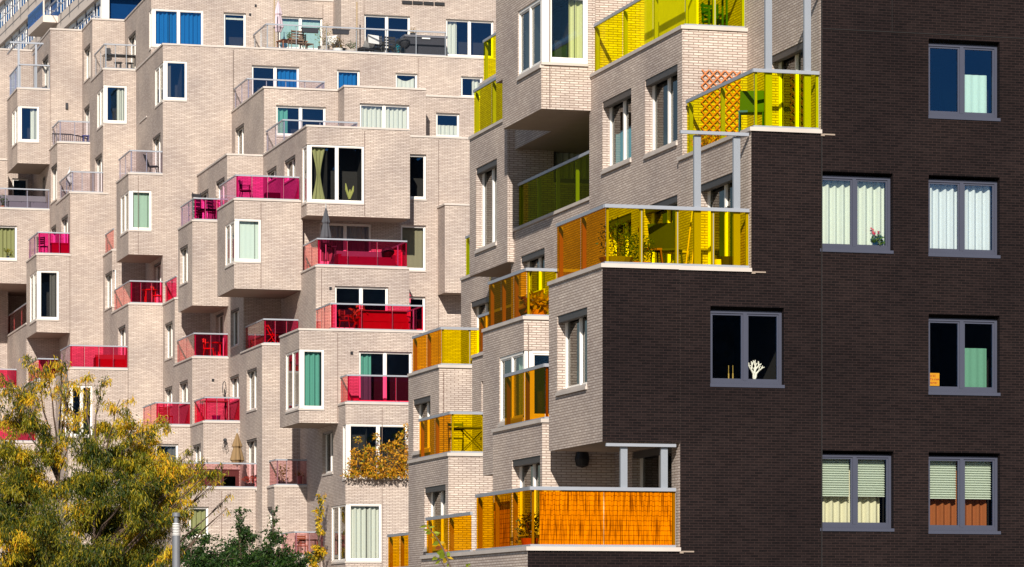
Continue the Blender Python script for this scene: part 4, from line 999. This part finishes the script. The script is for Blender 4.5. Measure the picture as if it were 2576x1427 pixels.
folding_chair(at('Nm','N6',490,.6), -.2, mc('olive_metal', (.08, .09, .04)), 'olive folding chair on the lower yellow balcony'); table(at('Nm','N6',655,.55), 0, mc('olive_metal', (.08, .09, .04)), 'folding bistro table on the lower yellow balcony', .95, .55, .74, x=True)
pot_plant(at('Nh','N5',1270,.55), 'arching spider plant in a pot behind the middle yellow glass', .35, .45, .2, .22, LO, TERRA, 150, .22)
e = empty('bench', (23.75, 84.0, VOL['Nh'].top+CAMZ+.005), 'slatted bench behind the amber glass of the middle balcony', 'bench'); m = MB(); [m.box(-.2, .2, .0+.1*k, .07+.1*k, .42, .45) for k in range(10)]; m.build('seat', WOOD, e); m = MB(); [m.box(.2, .23, 0, 1.0, .55+.12*k, .62+.12*k) for k in range(3)]; m.build('backrest', WOOD, e); [MB_.build('leg', WOOD, e) for MB_ in [(lambda q: (q.box(-.2, .22, y, y+.04, 0, .42), q)[1])(MB()) for y in (0, .92)]]
# reed screens fixed behind the amber glass of the lowest balcony
RM, nt, b = new_mat('reed'); L = nt.links
uvn = nt.nodes.new('ShaderNodeUVMap'); mp = nt.nodes.new('ShaderNodeMapping'); mp.inputs['Scale'].default_value = (34, 1.6, 1); L.new(uvn.outputs[0], mp.inputs[0])
no = nt.nodes.new('ShaderNodeTexNoise'); no.inputs['Scale'].default_value = 1; no.inputs['Detail'].default_value = 4; L.new(mp.outputs[0], no.inputs['Vector'])
rp = nt.nodes.new('ShaderNodeValToRGB'); el = rp.color_ramp.elements; el[0].position = .33; el[0].color = (.15, .08, .02, 1); el[1].position = .58; el[1].color = (.78, .62, .36, 1); L.new(no.outputs['Fac'], rp.inputs[0])
sp = nt.nodes.new('ShaderNodeSeparateXYZ'); L.new(uvn.outputs[0], sp.inputs[0]); wv = nt.nodes.new('ShaderNodeMath'); wv.operation = 'MULTIPLY_ADD'; wv.inputs[1].default_value = .012
L.new(no.outputs['Fac'], wv.inputs[0]); L.new(sp.outputs[1], wv.inputs[2])
md = nt.nodes.new('ShaderNodeMath'); md.operation = 'MODULO'; md.inputs[1].default_value = .105; L.new(wv.outputs[0], md.inputs[0]); lt = nt.nodes.new('ShaderNodeMath'); lt.operation = 'LESS_THAN'; lt.inputs[1].default_value = .014; L.new(md.outputs[0], lt.inputs[0])
m5 = nt.nodes.new('ShaderNodeMath'); m5.operation = 'MULTIPLY'; m5.inputs[1].default_value = .7; L.new(lt.outputs[0], m5.inputs[0])
mx = nt.nodes.new('ShaderNodeMix'); mx.data_type = 'RGBA'; mx.inputs[7].default_value = (.10, .05, .02, 1); L.new(m5.outputs[0], mx.inputs[0]); L.new(rp.outputs[0], mx.inputs[6]); L.new(mx.outputs[2], b.inputs['Base Color']); b.inputs['Roughness'].default_value = .9
v = VOL['D3']; Yr = v.Y0+.118; xa = XonY(U('N6',1285), Yr); xb = XonY(U('N7',1343), Yr); Z = v.top+CAMZ
m = MB(); N = 60
for k in range(N):
    a = xa+(xb-xa)*k/N; c = xa+(xb-xa)*(k+1)/N; y1_ = Yr+.004*math.sin(k*1.7); y2_ = Yr+.004*math.sin((k+1)*1.7); t1 = Z+1.19+.012*math.sin(k*2.3)
    m.quad([(a, y1_, Z+.06), (c, y2_, Z+.06), (c, y2_, t1), (a, y1_, t1)], [(a, 0), (c, 0), (c, 1.13), (a, 1.13)])
    m.quad([(c, y2_+.004, Z+.06), (a, y1_+.004, Z+.06), (a, y1_+.004, t1), (c, y2_+.004, t1)], [(c, 0), (a, 0), (a, 1.13), (c, 1.13)])
tag(m.build('reed_screen', RM), 'wide bamboo reed screen behind the front glass of the lowest amber balcony', 'screen')
m = MB(); Xr = v.X0+.24; ya = YonX(U('N6',1005), Xr); yb = YonX(U('N6',850), Xr)
for k in range(16):
    a = ya+(yb-ya)*k/16; c = ya+(yb-ya)*(k+1)/16; m.quad([(Xr+.01*(k % 2), a, Z+.06), (Xr+.01*((k+1) % 2), c, Z+.06), (Xr+.01*((k+1) % 2), c, Z+1.19), (Xr+.01*(k % 2), a, Z+1.19)], [(a, 0), (c, 0), (c, 1.13), (a, 1.13)])
tag(m.build('reed_screen', RM), 'narrow reed screen behind the side glass of the lowest amber balcony', 'screen')
pot_plant((19.95, 71.0, Z), 'leafy plant in a terracotta pot at the corner of the lowest amber balcony', .55, .32, .2, .22, LDG, TERRA, 320, .09)
pot_plant((20.3, 70.5, Z), 'flowering plant beside the wide reed screen', .35, .25, .15, .2, LO, TERRA, 180, .08)
m = MB(); m.lathe(XonY(U('N7',492),74.6), 74.62, [(.01, -.2), (.14, -.15), (.17, 0), (.14, .15), (.01, .2)], 14, z0=Zat(Vv('N7',402),22,74.7)+CAMZ); tag(m.build('wall_basket', M['black']), 'black round basket on the shaded loggia wall above the reed screen', 'basket')
# things on window sills
def sill_at(cr, x, y, dy=.33, Yp=70.0):
    Y = Yp+dy; X = XonY(U(cr, x), Y); return X, Y, Zat(Vv(cr, y), X, Yp)+CAMZ
CR['R1'] = (3200, 600, 2.3786); CR['R2'] = (2700, 1150, 1.904); CR['R3'] = (3200, 1700, 2.6178)
X, Y, Z = sill_at('R2', 545, 668); e = empty('coral_ornament', (X, Y, Z), 'white branching coral ornament in the black window of the dark wall', 'ornament')
m = MB(); rnd = random.Random(3)
def br(p, d, l, r, dep):
    q = p+d*l; m.tube([tuple(p), tuple((p+q)/2+Vector((rnd.uniform(-.01, .01), 0, 0))), tuple(q)], [r, r*.9, r*.75], 6)
    if dep:
        for s in (-1, 1): br(q, (d+Vector((s*rnd.uniform(.3, .75), rnd.uniform(-.3, .3), .15))).normalized(), l*rnd.uniform(.7, .95), r*.75, dep-1)
br(Vector((0, 0, 0)), Vector((-.15, 0, 1)), .13, .035, 3); br(Vector((0, 0, .02)), Vector((.35, .1, 1)).normalized(), .12, .03, 3)
m.build('coral_branch', mc('white_ceramic', (.8, .78, .7)), e)
for i, x in enumerate((350, 382)):
    X, Y, Z = sill_at('R2', x, 662); m = MB(); m.tube([(X, Y, Z), (X, Y, Z+.13)], .018, 6); m.tube([(X, Y, Z+.13), (X, Y, Z+.3)], .008, 6); tag(m.build('candlestick', mc('brass', (.6, .4, .1), metal=.8, rough=.3)), ('left' if i == 0 else 'right')+' of two slim brass candlesticks in the black window', 'candlestick')
X, Y, Z = sill_at('R1', 655, 872, .25); e = empty('potted_plant', (X, Y, Z), 'red flowering cyclamen on the sill of the left upper dark wall window', 'plant')
m = MB(); leafcloud(m, (0, 0, .11), .15, 130, .07, .8, flatz=.7); m.build('foliage', LG, e)
m = MB(); [m.tube([(0, 0, .1), (x_, 0, z_)], .005, 4) for x_, z_ in ((-.13, .30), (0.0, .27), (-.09, .25))]; [leafcloud(m, (x_, 0, z_), .03, 14, .05, .8) for x_, z_ in ((-.14, .32), (0.01, .28), (-.1, .27))]; m.build('flower', mc('red_petal', (.6, .01, .01)), e)
X, Y, Z = sill_at('R2', 1900, 712, .3); e = empty('cardboard_sign', (X, Y, Z), 'orange card with red handwriting in the lower left of a dark wall window', 'sign')
m = MB(); m.box(-.12, .12, 0, .015, 0, .28); m.build('card', mc('orange_card', (.75, .32, .01)), e)
m = MB(); rnd = random.Random(5)
cu = bpy.data.curves.new('lettering', 'FONT'); cu.body = 'ts bij\n7/a stek\nkamer'; cu.size = .072; cu.extrude = .001; cu.space_line = 1.05
to = bpy.data.objects.new('lettering', cu); COL.objects.link(to); to.parent = e; cu.materials.append(mc('red_ink', (.45, .03, .01)))
bpy.context.view_layer.update(); me_ = bpy.data.meshes.new_from_object(to.evaluated_get(bpy.context.evaluated_depsgraph_get())); bpy.data.objects.remove(to)
to = bpy.data.objects.new('lettering', me_); COL.objects.link(to); to.parent = e; to.location = (-.11, -.003, .20); to.rotation_euler = (math.radians(90), 0, 0)
X, Y, Z = (XonY(U('D',985),141.25), 141.25, Zat(Vv('D',372),31,141)+CAMZ)
e = empty('cactus', (X, Y, Z), 'small yellow green cactus on the sill of the big two pane window', 'plant'); m = MB(); [m.tube([(0, 0, 0), (x_, 0, h_*.6), (x_*1.25, 0, h_)], [.05, .06, .02], 7) for x_, h_ in ((-.13, .65), (.02, .4), (.14, .55))]; m.build('stem', mc('cactus_green', (.35, .35, .1)), e)
pot_plant((XonY(U('C',65),172.8), 172.8, Zat(Vv('C',862),22,172.8)+CAMZ), 'pale leafed plant in the window at the left edge', .4, .35, .12, .1, LOL, DARK, 90, .12)
# ------------------------------------------------------------------ trees
def cpt(u, v, d):
    t = (u-CX)/FPX; return Vector((d*(t*C_+S_), d*(-t*S_+C_), (HV-v)/FPX*d+CAMZ))
def tree(name, label, cat, trunk_u, d, clumps, mats, leafn, size, asp, droop, jit, r0=.13, group=None, forks=None):
    base = cpt(trunk_u, HV, d); base.z = 0
    e = empty(name, tuple(base), label, cat, group)
    tm = MB(); bm_ = MB(); lm = MB(); rnd = random.Random(int(trunk_u*7+d))
    zs = sorted(c[1] for c in clumps); top = cpt(trunk_u, zs[0], d).z
    n = 9; H = top*.62; pts = []
    for i in range(n+1):
        t = i/n; pts.append(Vector((rnd.uniform(-.12, .12)*t*1.6, rnd.uniform(-.1, .1)*t, H*t)))
    tm.tube([tuple(p) for p in pts], [r0*(1-.75*i/n) for i in range(n+1)], 8)
    tm.build('trunk', BARK, e, smooth=True)
    for (u, v, r, kind, dens) in clumps:
        c = cpt(u, v, d+rnd.uniform(-jit, jit))-base; R = r*d/FPX
        # limb from the trunk to the clump
        zc = max(.8, min(H, c.z-abs(c.x)*.75-.5)); i = min(n, int(zc/H*n)); s = pts[i]
        mid = s.lerp(c, .5)+Vector((rnd.uniform(-.15, .15), rnd.uniform(-.1, .1), rnd.uniform(.0, .3)))
        P3 = [s]; 
        for k in range(1, 8):
            t = k/7; q = s*(1-t)**2+mid*2*t*(1-t)+c*t*t; q += Vector((rnd.uniform(-1, 1), rnd.uniform(-1, 1), rnd.uniform(-1, 1)))*.05; P3.append(q)
        L_ = (c-s).length; rr = min(r0*.4, .008+.008*L_)
        bm_.tube([tuple(p) for p in P3], [rr*(1-.8*k/7)+.004 for k in range(8)], 5)
        # twigs, with sprays of leaves along them
        nt_ = max(5, int(15*dens*(R/.5)))
        total = int(leafn*dens*(R/.5)**2*(.72 if kind == 'y' else 1.05))
        for k in range(nt_):
            a = P3[rnd.choice((5, 6, 7))]; w = Vector((rnd.gauss(0, 1), rnd.gauss(0, 1), rnd.gauss(0, .8))); w.normalize()
            b_ = c+w*R*rnd.uniform(.5, 1.5); b_.z -= droop*R*.3*rnd.random()
            mm = a.lerp(b_, .5)+Vector((rnd.uniform(-.1, .1), 0, rnd.uniform(.02, .15)))
            tw = [a*(1-t)**2+mm*2*t*(1-t)+b_*t*t for t in (0, .25, .5, .75, 1)]
            bm_.tube([tuple(p) for p in tw], [.012, .010, .008, .006, .003], 4, cap=False)
            mi = {'y': (0, 0, 1, 0, 2), 'o': (0, 1, 1, 2), 'g': (1, 2, 2, 2)}[kind] if len(mats) > 1 else (0,)
            pick = rnd.choice(mi)
            for _ in range(total//nt_):
                t = rnd.uniform(.15, 1.05); j = min(3, int(t*4)); f = t*4-j
                p = tw[j].lerp(tw[j+1], f)+Vector((rnd.gauss(0, 1), rnd.gauss(0, 1), rnd.gauss(0, 1)-.4*droop))*R*.15
                dv = Vector((rnd.gauss(0, .8), rnd.gauss(0, .8), rnd.gauss(0, .8)-droop)).normalized()
                L2 = size*rnd.uniform(.5, 1.35); sd = dv.cross(Vector((rnd.gauss(0, 1), rnd.gauss(0, 1), rnd.gauss(0, 1))))
                if sd.length < 1e-3: continue
                sd = sd.normalized()*L2*asp*.5; cv = Vector((0, 0, -L2*.18*rnd.random()))
                lm.quad([p, p+dv*L2*.45+sd, p+dv*L2+cv, p+dv*L2*.45-sd], None, pick if rnd.random() < .8 else rnd.choice(mi))
    bm_.build('branch', BARK, e); lm.build('crown', mats, e)
    return e
y, o_, g_ = 'y', 'o', 'g'
TA = [(20,945,45,y,.5),(75,900,32,y,.4),(60,985,48,y,.6),(118,925,38,y,.5),(160,895,30,y,.45),(175,960,42,y,.5),(30,1040,50,o_,.8),(100,1055,48,o_,.6),(15,1110,55,o_,1),(190,1040,38,y,.5),
 (60,1180,70,o_,.9),(130,1125,45,o_,.6),(15,1270,75,g_,1),(110,1300,75,g_,.9),(60,1380,90,g_,1),(150,1400,70,g_,1),(90,1225,60,o_,.8),(20,1200,50,o_,.9),(160,1210,45,o_,.7),(30,1340,60,o_,1)]
tree('honey_locust_tree', 'sparse yellow leaved tree at the left edge in front of the building', 'tree', 140, 95, TA, [LY, LOL, LDG], 2500, .125, .20, 1.5, 2.0, .09)
TB = [(250,965,30,y,.3),(212,955,28,y,.35),(300,1005,34,y,.45),(268,1065,45,o_,.6),(340,1065,42,y,.7),(228,1120,50,g_,.9),(300,1135,60,g_,.9),(370,1115,52,y,.8),(418,1065,32,y,.6),(400,1160,52,o_,.9),
 (440,1190,42,o_,.8),(485,1195,32,y,.5),(532,1188,28,o_,.5),(470,1145,24,y,.4),(250,1205,70,g_,1),(340,1225,68,g_,1),(410,1255,58,y,.9),(445,1290,30,y,.7),(280,1300,80,g_,1),(370,1325,66,o_,1),(220,1385,80,g_,1),(310,1400,80,g_,1),(395,1400,58,g_,1),(515,1165,20,y,.45),(555,1190,18,o_,.4),(495,1215,26,y,.5),(575,1250,12,y,.3),(566,1285,9,y,.3),(455,1260,40,y,.7),(420,1380,36,y,.8),(340,1160,40,o_,.8),(200,1280,60,o_,.9)]
tree('honey_locust_tree', 'dense green and yellow tree on the left in front of the red balconies', 'tree', 235, 91, TB, [LY, LOL, LDG], 2900, .125, .20, 1.5, 2.0, .10)
tree('evergreen_shrub', 'dark green leafy shrub right of the cylindrical lamp', 'shrub', 500, 100, [(500,1405,48,g_,1),(540,1395,42,g_,1),(465,1390,40,g_,1),(515,1355,28,g_,.8),(560,1420,40,g_,1),(480,1345,26,g_,.7)], [LSH], 1100, .10, .42, .3, .6, .06)
tree('evergreen_shrub', 'taller pointed dark green shrub in the middle of the bottom edge', 'shrub', 605, 103, [(606,1292,17,g_,.9),(600,1322,28,g_,1),(602,1365,42,g_,1),(575,1400,42,g_,1),(640,1402,42,g_,1),(610,1425,50,g_,1),(630,1345,24,g_,.8)], [LSH], 1200, .10, .42, .3, .5, .06)
tree('evergreen_shrub', 'dark green shrub with a thin top left of the rose balcony', 'shrub', 690, 105, [(688,1294,17,g_,.7),(690,1348,30,g_,1),(678,1392,42,g_,1),(720,1400,42,g_,1),(752,1425,40,g_,1),(700,1430,50,g_,1),(655,1420,36,g_,1)], [LSH], 1200, .10, .42, .3, .5, .06)
tree('honey_locust_tree', 'small bright yellow tree between the rose balcony and the pale brick tower', 'tree', 802, 139, [(806,1245,9,y,1),(802,1290,11,y,1),(806,1330,10,y,1),(795,1312,7,y,1),(800,1385,18,y,1),(786,1410,20,y,1)], [LY, LOL, LDG], 3200, .12, .4, .8, .2, .05)
# orange creeper in front of the low corner window
Yv = 133.2; e = empty('climbing_plant', (XonY(950, Yv), Yv, VOL['P1'].top-3+CAMZ), 'orange yellow leafy creeper covering the lower half of the big corner window', 'plant')
m = MB(); tw = MB(); base = Vector(e.location); rnd = random.Random(11)
for (u, v, r, n) in ((900,1105,8,40),(945,1095,9,60),(1005,1095,8,50),(895,1140,12,110),(1022,1120,10,90),(885,1195,20,260),(905,1170,26,420),(930,1150,24,420),(950,1180,28,520),(935,1195,24,300),(985,1165,30,560),(1000,1130,22,380),(1015,1185,26,480),(970,1195,24,400),(1018,1090,8,60),(1022,1070,6,36),(925,1128,10,70),(958,1128,10,70),(975,1122,9,70),(1024,1150,14,180),(880,1160,10,60)):
    c = Vector((XonY(u, Yv), Yv, Zat(v, XonY(u, Yv), Yv)+CAMZ))-base; R = r*138/FPX
    tw.tube([(c.x+rnd.uniform(-.2, .2), .05, 0.05), (c.x*.97, .0, c.z*.6), tuple(c)], [.012, .01, .004], 4)
    for _ in range(int(n*.7)):
        th = rnd.uniform(0, 6.28); q = math.sqrt(rnd.random())*R*1.15; p = c+Vector((q*math.cos(th), rnd.uniform(-.25, .2), q*math.sin(th)))
        if p.z < .06: p.z = .06+rnd.random()*.1
        dv = Vector((rnd.gauss(0, .8), rnd.gauss(0, .8), rnd.gauss(0, .8)-.6)).normalized(); L2 = .13*rnd.uniform(.5, 1.3); sd = dv.cross(Vector((rnd.gauss(0, 1), rnd.gauss(0, 1), rnd.gauss(0, 1)))).normalized()*L2*.2
        m.quad([p, p+dv*L2*.5+sd, p+dv*L2, p+dv*L2*.5-sd], None, 1 if rnd.random() < .18 else 0)
m.build('foliage', [LOR, LOL], e); tw.build('stem', BARK, e)
# young tree close to the viewpoint: only its top twig reaches into view
d = 40.0; base = cpt(1125, HV, d); base.z = 0
e = empty('sapling', tuple(base), 'thin twig with large yellow and green leaves rising at the bottom of the picture', 'tree'); rel = lambda u, v: cpt(u, v, d)-base
W6 = lambda x, y_: rel(U('N6', x), Vv('N6', y_))
st_ = [Vector((0, 0, 0)), W6(470, 1700), W6(440, 1427), W6(385, 1290), W6(330, 1180), W6(280, 1110), W6(240, 1060), W6(225, 1035)]
m = MB(); m.tube([tuple(p) for p in st_], [.02, .014, .010, .009, .007, .005, .004, .002], 6); m.tube([tuple(W6(385, 1427)), tuple(W6(345, 1360)), tuple(W6(290, 1320))], [.006, .005, .002], 5); m.build('trunk', BARK, e)
m = MB()
for (x, yy, x2, y2, wd_, mi) in ((225,1035,140,1048,.018,0),(232,1045,235,1022,.012,0),(235,1055,290,1038,.014,0),(250,1075,178,1075,.016,0),(262,1100,195,1105,.024,0),(275,1095,345,1105,.018,0),(290,1140,245,1150,.016,1),(300,1130,335,1100,.014,0),(320,1165,290,1140,.014,1),(330,1190,265,1215,.034,0),(335,1200,385,1190,.022,1),(350,1240,290,1250,.03,2),(365,1265,415,1270,.022,2),(385,1290,305,1290,.045,0),(390,1300,330,1340,.05,0),(400,1300,440,1310,.035,0),(400,1320,470,1355,.02,1),(400,1340,370,1390,.04,1),(300,1325,262,1365,.022,0),(320,1345,285,1350,.018,0),(345,1365,290,1400,.02,0),(420,1390,410,1427,.02,0),(605,1400,590,1427,.03,0),(612,1410,625,1395,.02,0)):
    a, b2 = W6(x, yy), W6(x2, y2); dv = b2-a; sd = Vector((-dv.z, .5*dv.length, dv.x)).normalized()*wd_
    m.quad([a, a.lerp(b2, .3)+sd*.9+Vector((0, .01, 0)), a.lerp(b2, .65)+sd*.8, b2, a.lerp(b2, .65)-sd*.8, a.lerp(b2, .3)-sd*.9+Vector((0, .01, 0))], None, mi)
m.build('crown', [leafmat('lime_leaf', [(.16, .22, .01), (.30, .34, .02), (.20, .26, .02)]), leafmat('gold_leaf', [(.55, .33, .01), (.45, .30, .02)]), leafmat('rust_leaf', [(.45, .12, .02), (.25, .06, .02)])], e)
# lamp post
base = cpt(443, HV, 88.5); base.z = 0; k_ = 88.5/FPX
e = empty('lamp_post', tuple(base), 'grey cylindrical lamp post with a white louvred head in front of the yellow tree', 'lamp post')
zt_ = (HV-1348)*k_+CAMZ; zl = (HV-1316)*k_+CAMZ; z2 = (HV-1290)*k_+CAMZ; r_ = 10*k_
m = MB(); m.lathe(0, 0, [(r_*1.15, 0), (r_*1.15, .3), (r_, .32), (r_, zt_), (.01, zt_)], 20); m.build('pole', mc('zinc', (.20, .21, .23), rough=.5, metal=.4), e, smooth=False)
m = MB(); nl = 8
for k in range(nl):
    z = zt_+(zl-zt_)*k/nl; hh = (zl-zt_)/nl; m.lathe(0, 0, [(r_*.7, z), (r_*.92, z+hh*.25), (r_*.92, z+hh*.7), (r_*.55, z+hh*.75), (r_*.55, z+hh)], 20)
m.build('louvre', PLASW, e)
m = MB(); m.lathe(0, 0, [(r_*.6, zl), (r_*.6, z2-.1), (r_, z2-.1), (r_, z2), (.01, z2)], 20); m.build('lamp_head', mc('zinc', (.32, .33, .35)), e)
